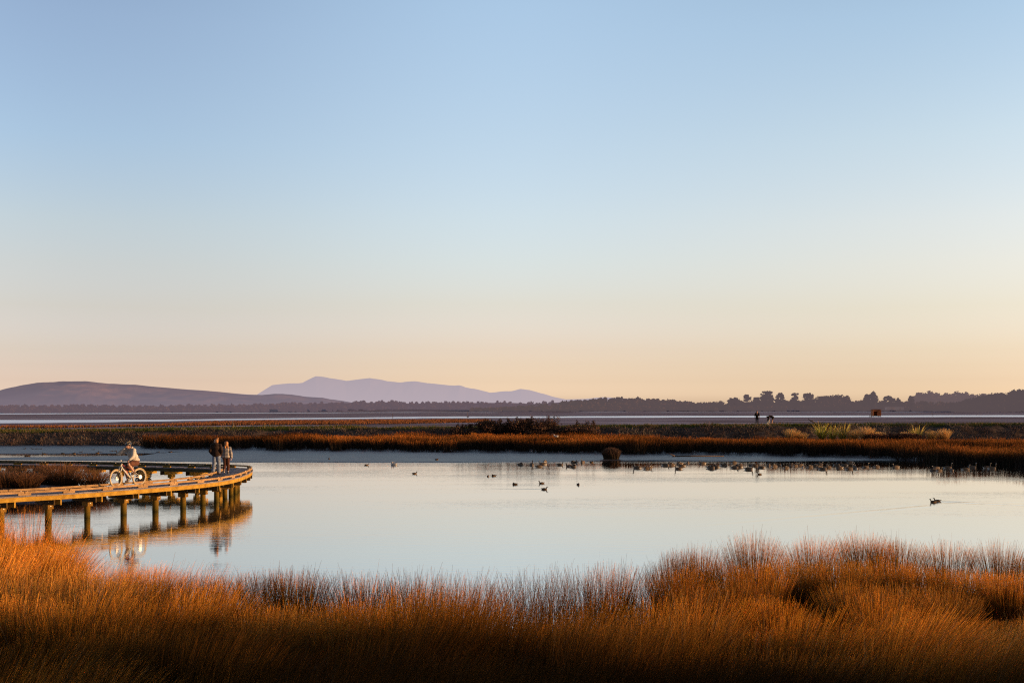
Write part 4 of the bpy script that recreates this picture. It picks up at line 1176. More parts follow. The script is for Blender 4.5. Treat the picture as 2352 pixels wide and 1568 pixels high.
def build_foreground():
    mat = blade_mat('rush_blade', .75, .28, .06)
    PP, HH, LL, TT, BB = [], [], [], [], []
    y = 8.6
    row = 0
    while y < 29:
        x = -17.5 - .45 * (row % 2); row += 1
        while x < 17:
            cx = x + RNG.uniform(-.36, .36); cy = y + RNG.uniform(-.34, .34); x += .86
            if abs(cx) > .47 * cy + 4.0: continue
            s = shore(cx) - cy
            if s < RNG.uniform(-.1, .2) or cy < 9 + RNG.uniform(0, 1): continue
            hn = float(fbm(cx * .3, cy * .3, 51)); dome = float(vnoise(cx * .42 + 3.7, cy * .5, 63))
            hc = (.66 + .40 * hn + .58 * dome) * RNG.uniform(.70, 1.25)
            # ditch on the left
            ax, ay, bx, by = -8.6, 17.0, -3.2, 13.0
            t = np.clip(((cx - ax) * (bx - ax) + (cy - ay) * (by - ay)) / ((bx - ax) ** 2 + (by - ay) ** 2), 0, 1)
            dd = math.hypot(cx - ax - t * (bx - ax), cy - ay - t * (by - ay))
            hc *= 1 - .62 * math.exp(-(dd / .8) ** 2)
            for (hx, hy, hr, hk) in ((8.0, 17.4, 1.2, .5), (-3.0, 17.8, .6, .35), (0.9, 17.4, .6, .3), (-.6, 14.6, .9, .3), (3.4, 15.6, .8, .35), (-5.4, 18.6, .7, .35), (5.4, 17.6, .7, .4), (2.0, 16.6, .8, .4), (-2.2, 15.9, .9, .4), (6.9, 16.0, .9, .45), (-7.2, 19.6, .9, .5), (-4.4, 17.2, .7, .35), (4.6, 18.3, 1.0, .5)):
                hc *= 1 - hk * math.exp(-(((cx - hx) / hr) ** 2 + ((cy - hy) / (hr * .7)) ** 2))
            hc *= 1 + .14 * float(sstep(-8.0, -9.5, cx)) * (cy > 21) + .10 * (cx < 2) * (cy > 17.5)
            right = cx > 2.3 and cy > 18.9
            if right: hc *= .26
            if -2.6 < cx < 2.8 and 17.9 < cy < 19.2: hc *= .55      # hollow behind the front bed
            if -6.6 < cx < -2.6 and 19.2 < cy < 20.2: hc *= .6
            hc *= 1 - .55 * math.exp(-(((cx + 9.4) / 1.3) ** 2 + ((cy - 22.3) / .8) ** 2))
            n = 390; P, h, l = tussock_points(cx, cy, n, 1.0, hc, RNG.uniform(.26, .42), .22 + .12 * (s < 2), .055)
            wind = np.array([.06 + 1.1 * (float(fbm(cx * .16, cy * .16, 71)) - .46) + .05 * (cx < 2), .04])
            PP.append(P); HH.append(h); LL.append(l + wind); TT.append(np.full(n, float(fbm(cx * .25 + 9, cy * .25, 81)) + RNG.normal(0, .06))); BB.append(np.full(n, RNG.uniform(.8, 1.35) * (.62 + .80 * float(vnoise(cx * .5 + 1, cy * .6, 66))) * (1 + .35 * float(sstep(-3.5, -7, cx)))))
        y += .74
    # low dead thatch between the tussocks
    n = 32000; cx = RNG.uniform(-17, 16, n); cy = RNG.uniform(9, 29, n); k = (np.abs(cx) < .47 * cy + 4.0) & (shore(cx) - cy > .1); cx, cy = cx[k], cy[k]; n = len(cx)
    PP.append(np.stack([cx, cy, 0 * cx], 1)); HH.append(RNG.uniform(.25, .62, n)); LL.append(RNG.normal(0, .35, (n, 2))); TT.append(np.full(n, .35)); BB.append(np.full(n, .22))
    # the large tussocks along the water: (bearing, distance, crest bearing row, width)
    big = [(1545, 22.9, 1268, 90), (1600, 23.6, 1256, 95), (1668, 23.4, 1288, 60), (1730, 24.4, 1236, 105), (1795, 24.0, 1290, 55), (1862, 25.2, 1240, 105), (1928, 24.6, 1284, 55), (1985, 26.0, 1232, 110), (2056, 26.0, 1228, 105), (2122, 24.4, 1294, 50), (2178, 24.9, 1242, 85), (2236, 23.4, 1312, 45), (2296, 24.4, 1248, 95), (2356, 23.6, 1280, 60), (2420, 24.0, 1255, 100),
           (1560, 21.2, 1312, 110), (1650, 21.8, 1296, 120), (1745, 21.6, 1304, 110), (1830, 22.3, 1290, 120), (1935, 22.0, 1298, 130), (2030, 22.5, 1288, 120), (2120, 21.8, 1306, 120), (2215, 21.6, 1318, 120), (2310, 21.4, 1322, 130), (2400, 21.5, 1320, 120),
           (1585, 19.7, 1358, 110), (1690, 19.9, 1345, 120), (1960, 19.8, 1345, 130), (2060, 19.6, 1352, 120), (2170, 19.3, 1360, 120), (2020, 18.6, 1378, 120), (1780, 18.6, 1385, 120),
           (1190, 19.7, 1312, 60), (1240, 19.6, 1306, 70), (1292, 19.7, 1318, 50), (1345, 20.2, 1300, 75), (1410, 20.4, 1296, 85), (1475, 20.8, 1306, 75),
           (770, 20.6, 1310, 70), (825, 20.5, 1300, 90), (885, 20.3, 1312, 80), (950, 20.2, 1306, 80), (1010, 20.0, 1318, 70), (1080, 19.8, 1328, 60),
           (440, 21.3, 1306, 70), (500, 21.2, 1312, 70), (560, 21.2, 1304, 75), (625, 21.2, 1298, 85), (680, 21.0, 1302, 70)]
    for (u, d, v, wd) in big:
        cx = at(u, d); rt = wd / F * d * .5; hc = CAM_Z - (v - V0) / F * d - .1 + (.10 if u > 1650 else .04)
        n = int(820 * min(1.4, max(.45, rt / .5))); sp = RNG.uniform(.26, .36)
        if 1170 < u < 1500 or 740 < u < 1100: n = int(n * .55)
        P, h, l = tussock_points(cx, d, n, max(.25, (rt - sp * hc * .55)) / .55 + .35, hc * 1.04, sp, .20, .06); PP.append(P); HH.append(h); LL.append(l)
        TT.append(np.full(n, float(fbm(cx * .25 + 9, d * .25, 81)) + RNG.normal(0, .08))); BB.append(np.full(n, RNG.uniform(.7, 1.45) if u > 1700 else (RNG.uniform(.5, 1.2) if u > 1510 else RNG.uniform(.35, .7))))
    P = np.concatenate(PP); h = np.concatenate(HH); l = np.concatenate(LL); t = np.concatenate(TT); br = np.concatenate(BB)[:, None]
    P[:, 2] = np.maximum(zones(P[:, 0], P[:, 1])[0], -.05) - .03
    amt = np.linalg.norm(l, axis=1); ld = l / np.maximum(amt, 1e-4)[:, None]; n = len(P)
    k = np.clip((t - .35) / .3, 0, 1)[:, None]
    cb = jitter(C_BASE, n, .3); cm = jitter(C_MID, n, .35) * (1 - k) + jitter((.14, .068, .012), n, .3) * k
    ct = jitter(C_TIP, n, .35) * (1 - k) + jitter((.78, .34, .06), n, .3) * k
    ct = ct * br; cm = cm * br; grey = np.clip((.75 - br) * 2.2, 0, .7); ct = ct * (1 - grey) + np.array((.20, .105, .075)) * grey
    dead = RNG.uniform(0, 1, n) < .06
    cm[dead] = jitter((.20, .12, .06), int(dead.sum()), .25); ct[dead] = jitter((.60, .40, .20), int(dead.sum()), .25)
    bank_shade = (.07 + .93 * sstep(14.1, 17.7, P[:, 1] + .25 * P[:, 0] + 2.4 * (fbm(P[:, 0] * .3, P[:, 1] * .5, 77) - .5)))[:, None]; bank_shade = np.maximum(bank_shade, (.42 * sstep(-2.6, -4.2, P[:, 0]) * sstep(15.2, 13.8, P[:, 1] - .35 * (P[:, 0] + 4)))[:, None]); ct = ct * bank_shade * np.array([1, 1, 1]) ; cm = cm * (.4 + .6 * bank_shade)  # shadow of the right bank painted into the near blade colours
    w = RNG.uniform(.004, .0075, n)
    tall = RNG.uniform(0, 1, n) < .05; h = np.where(tall, h * RNG.uniform(1.06, 1.18, n), h)
    ct[tall] *= .55
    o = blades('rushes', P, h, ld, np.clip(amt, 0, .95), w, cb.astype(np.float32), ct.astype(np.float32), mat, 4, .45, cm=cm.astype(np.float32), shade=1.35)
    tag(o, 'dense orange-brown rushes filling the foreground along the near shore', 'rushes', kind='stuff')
    # short sparse undergrowth and seed stalks that stand above the mass
    m = 5200; i = RNG.integers(0, n, m); P2 = P[i] + RNG.normal(0, .1, (m, 3)) * np.array([1, 1, 0]); h2 = h[i] * RNG.uniform(1.05, 1.22, m)
    return P, h, mat


def build_tussock_thing(name, x, y, n, rad, hc, spread, w, mat, label, cat, group=None, cols=None, z=None, hbase=None):
    P, h, l = tussock_points(0, 0, n, rad, hc, spread)
    amt = np.linalg.norm(l, axis=1); ld = l / np.maximum(amt, 1e-4)[:, None]
    cb, cm, ct = cols if cols else (C_BASE, C_MID, C_TIP)
    o = blades(name, P, h, ld, np.clip(amt, 0, 1.1), RNG.uniform(.7, 1.2, n) * w, jitter(cb, n, .3), jitter(ct, n, .3), mat, 3, .4, cm=jitter(cm, n, .3))
    o.location = (x, y, (max(ground_z(x, y), -.03) - .03) if z is None else z)
    tag(o, label, cat, group)
    return o


def build_tussocks():
    mat = blade_mat('tussock_blade', .75, .25, .06)
    # the one leaning at the left shore
    build_tussock_thing('rush_tussock', at(336, 22.2), 22.2, 1700, .8, 1.15, .62, .006, mat, 'sunlit fan-shaped rush tussock standing at the left end of the near shore', 'rush tussock')
    build_tussock_thing('rush_tussock', at(262, 22.6), 22.6, 700, .5, 1.1, .55, .006, mat, 'smaller rush tussock leaning over the water beside the fan-shaped one', 'rush tussock')
    # island inside the loop
    cols = ((.05, .03, .02), (.17, .075, .03), (.25, .12, .06))
    L_ = [(215, 56.5, 1.05, 1.0, 'round red-brown rush tussock at the right end of the island inside the loop'),
          (150, 57.0, 1.25, 1.15, 'grey-brown rush tussock second from the right on the island inside the loop'),
          (105, 57.6, 1.3, 1.2, 'tall grey-brown rush tussock in the middle of the island inside the loop'),
          (62, 54.5, .8, 1.0, 'low sunlit rush tussock in front on the island inside the loop'),
          (15, 54.5, .85, 1.1, 'low sunlit rush tussock at the left frame edge on the island'),
          (50, 57.8, 1.25, 1.2, 'dark rush tussock behind the low ones on the island inside the loop'),
          (0, 58.2, 1.3, 1.3, 'tall rush tussock at the far left of the island inside the loop'),
          (-50, 57.0, 1.2, 1.3, 'rush tussock at the left end of the island inside the loop')]
    for k, (u, d, h, r, lab) in enumerate(L_):
        build_tussock_thing('rush_tussock', at(u, d), d, 900, r, h, .72, .016, mat, lab, 'rush tussock', 'rush tussocks inside the boardwalk loop', cols, z=max(.0, ground_z(at(u, d), d)) - .05)
    # round clump on the far mud
    x, y = gp(1404, 1055)
    cols2 = ((.10, .075, .05), (.07, .045, .03), (.11, .065, .045))
    P, h, l = tussock_points(0, 0, 1900, 1.15, 1.04, .24, .34)
    amt = np.linalg.norm(l, axis=1); ld = l / np.maximum(amt, 1e-4)[:, None]; n = len(P)
    o = blades('rush_clump', P, h, ld, np.clip(amt, 0, .9), RNG.uniform(.014, .024, n), jitter(cols2[0], n), jitter(cols2[2], n), mat, 4, .5, cm=jitter(cols2[1], n))
    o.location = (x, y, -.02); tag(o, 'round brown rush clump standing alone at the mud edge among geese', 'rush clump')


def build_far_reeds():
    mat = blade_mat('far_reed_blade', .75, .2, .06)
    PP, HH, LL = [], [], []
    cy = 70.0
    while cy < 126:
        cx = -41.0
        while cx < 64:
            x = cx + RNG.uniform(-.5, .5); y = cy + RNG.uniform(-.5, .5); cx += 1.15
            rf = reed_front(x) + (float(vnoise(x * .35, 0, 91)) - .5) * 3.2
            back = 122.5 + (float(vnoise(x * .2, 3, 92)) - .5) * 4
            if x < -8: back = np.interp(x, [-41, -24, -8], [121.5, 122.5, 122.5])
            if y < rf or y > back: continue
            hn = float(fbm(x * .12, y * .12, 93)); hc = .72 + .8 * hn + .55 * float(vnoise(x * .28, y * .28, 94))
            if x < -24: hc *= .92
            if x > 14 and y > 103: hc *= .85 - .25 * (y > 112)
            if x > 20:  # separate rows on the right
                hc *= .72 + .38 * float(vnoise(x * .25, y * .30, 95))
            P, h, l = tussock_points(x, y, 60, 1.0, hc, .3); PP.append(P); HH.append(h); LL.append(l)
        cy += 1.0
    P = np.concatenate(PP); h = np.concatenate(HH); l = np.concatenate(LL); n = len(P)
    P[:, 2] = np.maximum(zones(P[:, 0], P[:, 1])[0], -.02) - .04
    amt = np.linalg.norm(l, axis=1); ld = l / np.maximum(amt, 1e-4)[:, None]
    cb = jitter((.045, .034, .025), n, .6); cm = jitter((.028, .016, .008), n, .3); ct = jitter((.52, .17, .03), n, .3)  # dark stems, bright tips: low sun on the tops painted in
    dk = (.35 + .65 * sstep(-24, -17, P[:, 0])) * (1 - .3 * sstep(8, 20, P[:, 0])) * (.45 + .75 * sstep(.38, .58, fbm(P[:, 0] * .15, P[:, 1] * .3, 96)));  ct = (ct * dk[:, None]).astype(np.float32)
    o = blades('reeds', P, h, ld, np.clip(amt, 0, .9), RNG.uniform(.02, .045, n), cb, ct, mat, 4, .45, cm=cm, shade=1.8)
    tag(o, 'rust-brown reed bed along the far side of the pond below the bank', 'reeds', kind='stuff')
    # bank grass: short green tufts on the levee crown
    n = 60000; x = RNG.uniform(-75, 75, n); y = RNG.uniform(127.5, 150, n); lf = x < -14; y[lf] = RNG.uniform(127.5, 185, int(lf.sum()))
    zz, wet, gr, sc_ = zones(x, y); k = gr > .25; x, y, zz = x[k], y[k], zz[k]; n = len(x)
    P = np.stack([x, y, zz - .02], 1); a = RNG.uniform(0, 6.28, n)
    hh = RNG.uniform(.10, .30, n) * (.25 + 1.6 * fbm(x * .5, y * .5, 97) ** 1.5); dry = (RNG.uniform(0, 1, n) < (.18 + .5 * (fbm(x * .25, y * .25, 98) > .56)))
    cb = jitter((.022, .034, .008), n); ct = jitter((.075, .10, .02), n, .3); ct[dry] = jitter((.26, .17, .07), int(dry.sum()), .3)
    o = blades('bank_grass', P, hh, np.stack([np.cos(a), np.sin(a)], 1), RNG.uniform(.1, .7, n), RNG.uniform(.03, .07, n), cb, ct, mat, 2, .4)
    tag(o, 'short green grass along the top of the earth bank', 'grass', kind='stuff')
    # dry growth hanging on the bank face
    n = 62000; x = RNG.uniform(-72, 72, n); y = RNG.uniform(121.5, 132.5, n); zz, wet, gr, sc_ = zones(x, y); k = (sc_ > .12) & (fbm(x * .45, y * .6, 99) > .36); x, y, zz = x[k], y[k], zz[k]; n = len(x)
    P = np.stack([x, y, zz - .02], 1); a = RNG.uniform(0, 6.28, n); hh = RNG.uniform(.15, .6, n) * (.3 + 1.1 * fbm(x * .5, y * .5, 101))
    tone = fbm(x * .22, y * .4, 102)[:, None]; pale = np.clip((tone - .48) * 6, 0, 1) * (x > 5)[:, None] + np.clip((tone - .6) * 6, 0, 1) * (x <= 5)[:, None]
    cb = jitter((.07, .05, .042), n); ct = jitter((.20, .135, .11), n, .35) * (1 - pale) + jitter((.42, .33, .24), n, .3) * pale
    o = blades('bank_scrub', P, hh, np.stack([np.cos(a), np.sin(a) - .5], 1), RNG.uniform(.3, 1.0, n), RNG.uniform(.03, .08, n), cb, ct.astype(np.float32), mat, 2, .35)
    tag(o, 'dark brown scrub and dead grass covering the face of the earth bank', 'scrub', kind='stuff')
    # marsh beyond the bank on the left
    PP = []
    n = 90000; x = RNG.uniform(-175, -8, n); y = RNG.uniform(208, 400, n)
    f1 = np.interp(x, [-175, -95, -78, -55, -30, -8], [235, 236, 262, 290, 300, 330]); b1 = np.interp(x, [-175, -120, -95, -78, -55, -8], [258, 262, 262, 345, 375, 400])
    wobx = (fbm(x * .03, y * .03, 105) - .5) * 36
    k = (y > f1 + wobx * .5) & (y < b1 + wobx * .7) ; x, y = x[k], y[k]; n = len(x)
    P = np.stack([x, y, np.full(n, .0)], 1); a = RNG.uniform(0, 6.28, n); hh = .55 * RNG.uniform(.6, 1.1, n) * (.4 + 1.1 * fbm(x * .05, y * .05, 106)) + .1
    o = blades('marsh_rushes', P, hh, np.stack([np.cos(a), np.sin(a)], 1), RNG.uniform(.1, .5, n), RNG.uniform(.10, .28, n), jitter((.05, .03, .02), n), jitter((.26, .10, .04), n, .25), mat, 2, .5)
    tag(o, 'low rust-red rushes on the salt marsh beyond the bank', 'rushes', kind='stuff')
    n = 30000; x = RNG.uniform(-40, 5, n); y = RNG.uniform(320, 420, n); f1 = np.interp(x, [-40, -20, 5], [330, 350, 375]); b1 = np.interp(x, [-40, -10, 5], [395, 395, 378]); k = (y > f1) & (y < b1)
    return mat


def leafy(name, lumps, n, size, cols, mat, parent=None, cut=.55):
    """crown of many small leaf clusters spread through overlapping lumps"""
    C, Rr = np.array([l[0] for l in lumps], float), np.array([l[1] for l in lumps], float)
    vol = Rr.prod(1) ** .66; pick = RNG.choice(len(lumps), n, p=vol / vol.sum())
    d = RNG.normal(0, 1, (n, 3)); d /= np.linalg.norm(d, axis=1)[:, None]
    rad = cut + (1 - cut) * RNG.uniform(0, 1, n) ** .6
    P = C[pick] + d * Rr[pick] * rad[:, None] * (1 + RNG.normal(0, .08, (n, 1)))
    P[:, 2] = np.maximum(P[:, 2], .05)
    a = RNG.normal(0, 1, (n, 3)); a /= np.linalg.norm(a, axis=1)[:, None]; b = np.cross(a, RNG.normal(0, 1, (n, 3))); b /= np.linalg.norm(b, axis=1)[:, None]
    s = (size * RNG.uniform(.5, 1.3, n))[:, None]
    V = np.stack([P - a * s, P - b * s * .6, P + a * s, P + b * s * .6], 1).reshape(-1, 3)
    Q = np.arange(4 * n).reshape(-1, 4)
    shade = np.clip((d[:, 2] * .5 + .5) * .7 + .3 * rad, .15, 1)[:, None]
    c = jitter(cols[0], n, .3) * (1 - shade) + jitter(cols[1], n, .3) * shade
    me = np_mesh(name, V, Q, col=np.repeat(c, 4, 0))
    return link_mesh(name, me, mat, parent)


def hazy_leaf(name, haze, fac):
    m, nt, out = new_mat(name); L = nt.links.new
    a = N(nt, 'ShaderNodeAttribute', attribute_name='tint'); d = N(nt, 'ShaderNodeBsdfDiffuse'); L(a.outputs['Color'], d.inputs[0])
    e = N(nt, 'ShaderNodeEmission'); e.inputs['Color'].default_value = rgba(haze); mx = N(nt, 'ShaderNodeMixShader'); mx.inputs[0].default_value = fac  # emission mixed in to paint air haze over the leaves
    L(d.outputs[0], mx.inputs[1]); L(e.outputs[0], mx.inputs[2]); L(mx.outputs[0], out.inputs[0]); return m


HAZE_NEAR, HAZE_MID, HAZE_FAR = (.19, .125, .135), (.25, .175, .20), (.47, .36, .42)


def build_bank_plants(mat):
    m_leaf = blade_mat('gorse_leaf', .8, .1, .1); m_wood = pbr('gorse_wood', (.05, .035, .03), .9)
    # gorse bushes on the near face of the bank
    for (u, w, h, d, lab) in ((1065, 2.6, 2.0, 127.0, 'low dark gorse bush at the left end of the gorse row on the bank'), (1130, 3.0, 1.8, 127.3, 'low rounded gorse bush second from the left on the bank'), (1190, 2.6, 1.8, 127.3, 'small gorse bush just left of the tallest gorse on the bank'), (1252, 3.3, 2.9, 127.2, 'tallest dark brown gorse bush standing up from the bank'), (1340, 3.2, 2.35, 127.0, 'spiky brown gorse bush right of the tallest one on the bank'), (1300, 2.2, 1.75, 127.2, 'low gorse bush filling the gap between the two tall ones')):
        x = at(u, d); z = ground_z(x, d); root = empty('gorse_bush', (x, d, z - .1)); tag(root, lab, 'bush', 'gorse bushes on the bank')
        mb = MB()
        for k in range(7):
            a = random.uniform(0, 6.28); mb.tube([(0, 0, 0), (math.cos(a) * w * .2, math.sin(a) * w * .15, h * .5), (math.cos(a) * w * .35, math.sin(a) * w * .3, h * .95)], [.06, .04, .015], 6)
        mb.build('stem', m_wood, root)
        lumps = [((random.uniform(-.6, .6) * w * .8, random.uniform(-.5, .5) * w * .5, h * random.uniform(.3, .72)), (w * random.uniform(.22, .4), w * .3, h * random.uniform(.22, .36))) for _ in range(12)]
        lumps += [((random.uniform(-.8, .8) * w * .6, 0, h * random.uniform(.8, .95)), (.18, .18, h * .16)) for _ in range(9)]
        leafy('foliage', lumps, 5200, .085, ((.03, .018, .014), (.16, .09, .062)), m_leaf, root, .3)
    # flax
    fm = blade_mat('flax_leaf', .4, .35, .4)
    for (u, v, s, n, lab) in ((1888, 998, 1.9, 90, 'large yellow-green flax bush on the bank, leftmost and widest of the flax'), (1912, 998, 1.7, 60, 'yellow-green flax bush close against the right of the widest one'), (1936, 998, 1.9, 55, 'upright flax bush, third from the left on the bank'), (2106, 997, 1.75, 45, 'lone flax bush with golden blades further right on the bank')):
        d = 119.5; x = at(u, d); a = RNG.uniform(0, 6.28, n); tl = RNG.uniform(.1, .95, n)
        root = None
        P = np.stack([np.cos(a) * .2, np.sin(a) * .2, np.zeros(n)], 1)
        gold = RNG.uniform(0, 1, (n, 1)) < (.35 if u < 1920 else .75)
        c1 = jitter((.16, .17, .03), n, .3); c2 = jitter((.80, .66, .07), n, .2); c3 = jitter((.88, .60, .14), n, .2)
        o = blades('flax_bush', P, s * RNG.uniform(.6, 1.1, n), np.stack([np.cos(a), np.sin(a)], 1), tl, RNG.uniform(.07, .12, n), c1, np.where(gold, c3, c2).astype(np.float32), fm, 4, .12)
        o.location = (x, d, .75); tag(o, lab, 'flax', 'flax bushes on the bank')
    # dry toetoe-like tufts
    dm = blade_mat('dry_grass_blade', .6, .3)
    for k, (u, s, lab) in enumerate(((1818, 1.5, 'tall straw-coloured grass tuft left of the widest flax bush'), (1842, 1.1, 'short straw-coloured grass tuft next to the left side of the flax'), (1960, 1.4, 'straw-coloured grass tuft right of the upright flax bush'), (1990, 1.7, 'tall straw-coloured grass tuft between the flax and the dark mound'), (2015, 1.2, 'low straw-coloured grass tuft left of the dark mound'), (2085, 1.2, 'straw-coloured grass tuft left of the lone flax bush'), (2140, 1.3, 'straw-coloured grass tuft right of the lone flax bush'), (2168, 1.5, 'tall straw-coloured grass tuft, rightmost of the sunlit tufts'))):
        d = 118.8; n = 260
        build_tussock_thing('dry_grass_tuft', at(u, d), d, n, .7, s, .5, .035, dm, lab, 'grass tuft', 'straw tufts on the bank', ((.12, .07, .03), (.55, .31, .10), (.78, .47, .17)), z=.62)
    # dark mound
    ml = blade_mat('mound_leaf', .8, .1, .1)
    x = at(2040, 118.5)
    lumps = [((random.uniform(-2.6, 2.6), random.uniform(-.4, .4), .5), (1.5, .8, .55)) for _ in range(7)]
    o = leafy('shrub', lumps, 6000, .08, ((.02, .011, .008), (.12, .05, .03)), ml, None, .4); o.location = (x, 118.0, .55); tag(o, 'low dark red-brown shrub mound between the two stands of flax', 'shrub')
    # driftwood
    dw = pbr('grey_driftwood', (.16, .11, .08), .85, .2, .3, 10, bump=.6)
    def log(pts, rs, lab, name='driftwood', br=()):
        mb = MB(); mb.tube(pts, rs, 9)
        for b in br: mb.tube(b, [.05, .015], 6)
        c = pts[0]; mb.v = [(x - c[0], y - c[1], z - c[2]) for (x, y, z) in mb.v]
        o = mb.build(name, dw, None, True); o.location = c; tag(o, lab, 'driftwood')
    d = 136; x = at(1862, d); z = ground_z(at(1880, d), d)
    log([(x + .9, d, z + .02), (x + .45, d, z + .22), (x - .05, d, z + .5), (x - .3, d, z + .68)], [.09, .08, .06, .03], 'dead branch propped up on the bank beside the flax', 'driftwood', [[(x + .2, d, z + .35), (x + .25, d - .1, z + .62)], [(x + .8, d, z + .06), (x + .95, d, z + .55)]])
    x = at(535, 200); z = ground_z(x, 200)
    log([(x, 200, z - .1), (x + .1, 200, z + .7), (x - .1, 200, z + 1.9)], [.3, .2, .06], 'broken reddish stump standing on the marsh behind the bank', 'stump', [[(x + .05, 200, z + .8), (x + .8, 200, z + 1.2)], [(x, 200, z + .6), (x - .9, 200, z + .8)], [(x + .1, 200, z + .9), (x + .5, 200, z + 1.7)], [(x, 200, z + .3), (x + 1.3, 200, z + .4)]])
    x = at(388, 190); z = ground_z(x, 190)
    log([(x, 190, z + .7), (x + .8, 190, z + .35), (x + 1.7, 190, z + .1)], [.06, .12, .16], 'pale log lying on the marsh left of the stump')
    x, y = gp(1620, 1049.5); log([(x - 2.8, y, .09), (x - 1.0, y + .2, .08), (x + 1.6, y, .07)], [.05, .08, .05], 'thin dark branch lying on the mud right of the round clump', 'driftwood', [[(x - 2.6, y, .1), (x - 3.3, y, .38)]])


# ================================================================== FAR LAND
def ridge(name, prof, dist, depth, mat, noise=.12, nx=420, ny=40, seed=3, jag=.03):
    pu = np.array(prof, float)
    us = np.linspace(pu[0, 0], pu[-1, 0], nx); crest = np.interp(us, pu[:, 0], pu[:, 1])
    x = (us - U0) / F * dist; H = np.maximum(CAM_Z - (crest - V0) / F * dist, 0)
    T = np.linspace(0, 1, ny)
    X = np.repeat(x[None, :], ny, 0); tt = T[:, None]
    Y = dist + (tt - .6) * depth + 0 * X; X = X * Y / dist
    sh = np.where(tt < .6, sstep(0, .6, tt) ** .8, sstep(1.0, .6, tt) ** .9)
    g = fbm(X / depth * 5, Y / depth * 4, seed, 5) - .5; g2 = fbm(X / depth * 18, Y / depth * 9, seed + 7, 4) - .5
    edge = np.sin(np.pi * np.clip(tt / .6, 0, 1)) * (tt < .6)
    Z = H[None, :] * (sh + (g * noise * 3 + g2 * noise) * edge) + H[None, :] * jag * (fbm(X / depth * 26, 0 * X, seed + 5, 5) - .5)
    V = np.stack([X, Y, Z - 1], -1).reshape(-1, 3); I = np.arange(nx * ny).reshape(ny, nx)
    Q = np.stack([I[:-1, :-1], I[:-1, 1:], I[1:, 1:], I[1:, :-1]], -1).reshape(-1, 4)
    o = link_mesh(name, np_mesh(name, V, Q, smooth=True), mat); tag(o, kind='structure'); return o


def forest(name, prof, dist0, depth, n_tree, leaf, mat, cols, label, per=70, tall=12.0, rel=.55):
    """a far wood: rounded crowns of leaf clusters following the skyline profile"""
    pu = np.array(prof, float); C = []; Rr = []
    for k in range(n_tree):
        u = RNG.uniform(pu[0, 0], pu[-1, 0]); f = RNG.uniform(0, 1) ** .7; dist = dist0 if isinstance(dist0, (int, float)) else float(np.interp(u, *dist0))
        v = np.interp(u, pu[:, 0], pu[:, 1]); top = CAM_Z - (v - V0) / F * dist
        d = dist + (f - 1) * depth; t = top * (.25 + .75 * f) * RNG.uniform(.92, 1.03)
        hh = min(t, tall * RNG.uniform(.6, 1.1)) * .5; w = hh * RNG.uniform(.7, 1.25)
        C.append((at(u, d), d, t - hh)); Rr.append((w, w, hh))
    C = np.array(C); Rr = np.array(Rr); n = n_tree * per; pick = np.repeat(np.arange(n_tree), per)
    d = RNG.normal(0, 1, (n, 3)); d /= np.linalg.norm(d, axis=1)[:, None]
    P = C[pick] + d * Rr[pick] * (.6 + .42 * RNG.uniform(0, 1, (n, 1)))
    a = RNG.normal(0, 1, (n, 3)); a /= np.linalg.norm(a, axis=1)[:, None]; b = np.cross(a, RNG.normal(0, 1, (n, 3))); b /= np.linalg.norm(b, axis=1)[:, None]
    s = (leaf * RNG.uniform(.6, 1.3, n))[:, None]
    V = np.stack([P - a * s, P - b * s * .7, P + a * s, P + b * s * .7], 1).reshape(-1, 3)
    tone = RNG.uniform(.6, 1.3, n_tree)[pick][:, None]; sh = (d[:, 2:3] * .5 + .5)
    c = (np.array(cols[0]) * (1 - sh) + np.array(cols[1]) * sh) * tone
    # undergrowth wall so that the wood closes at its foot
    me = np_mesh(name, V, np.arange(4 * n).reshape(-1, 4), col=np.repeat(np.clip(c, 0, 1), 4, 0))
    o = link_mesh(name, me, mat); tag(o, label, 'wood', kind='stuff'); return o


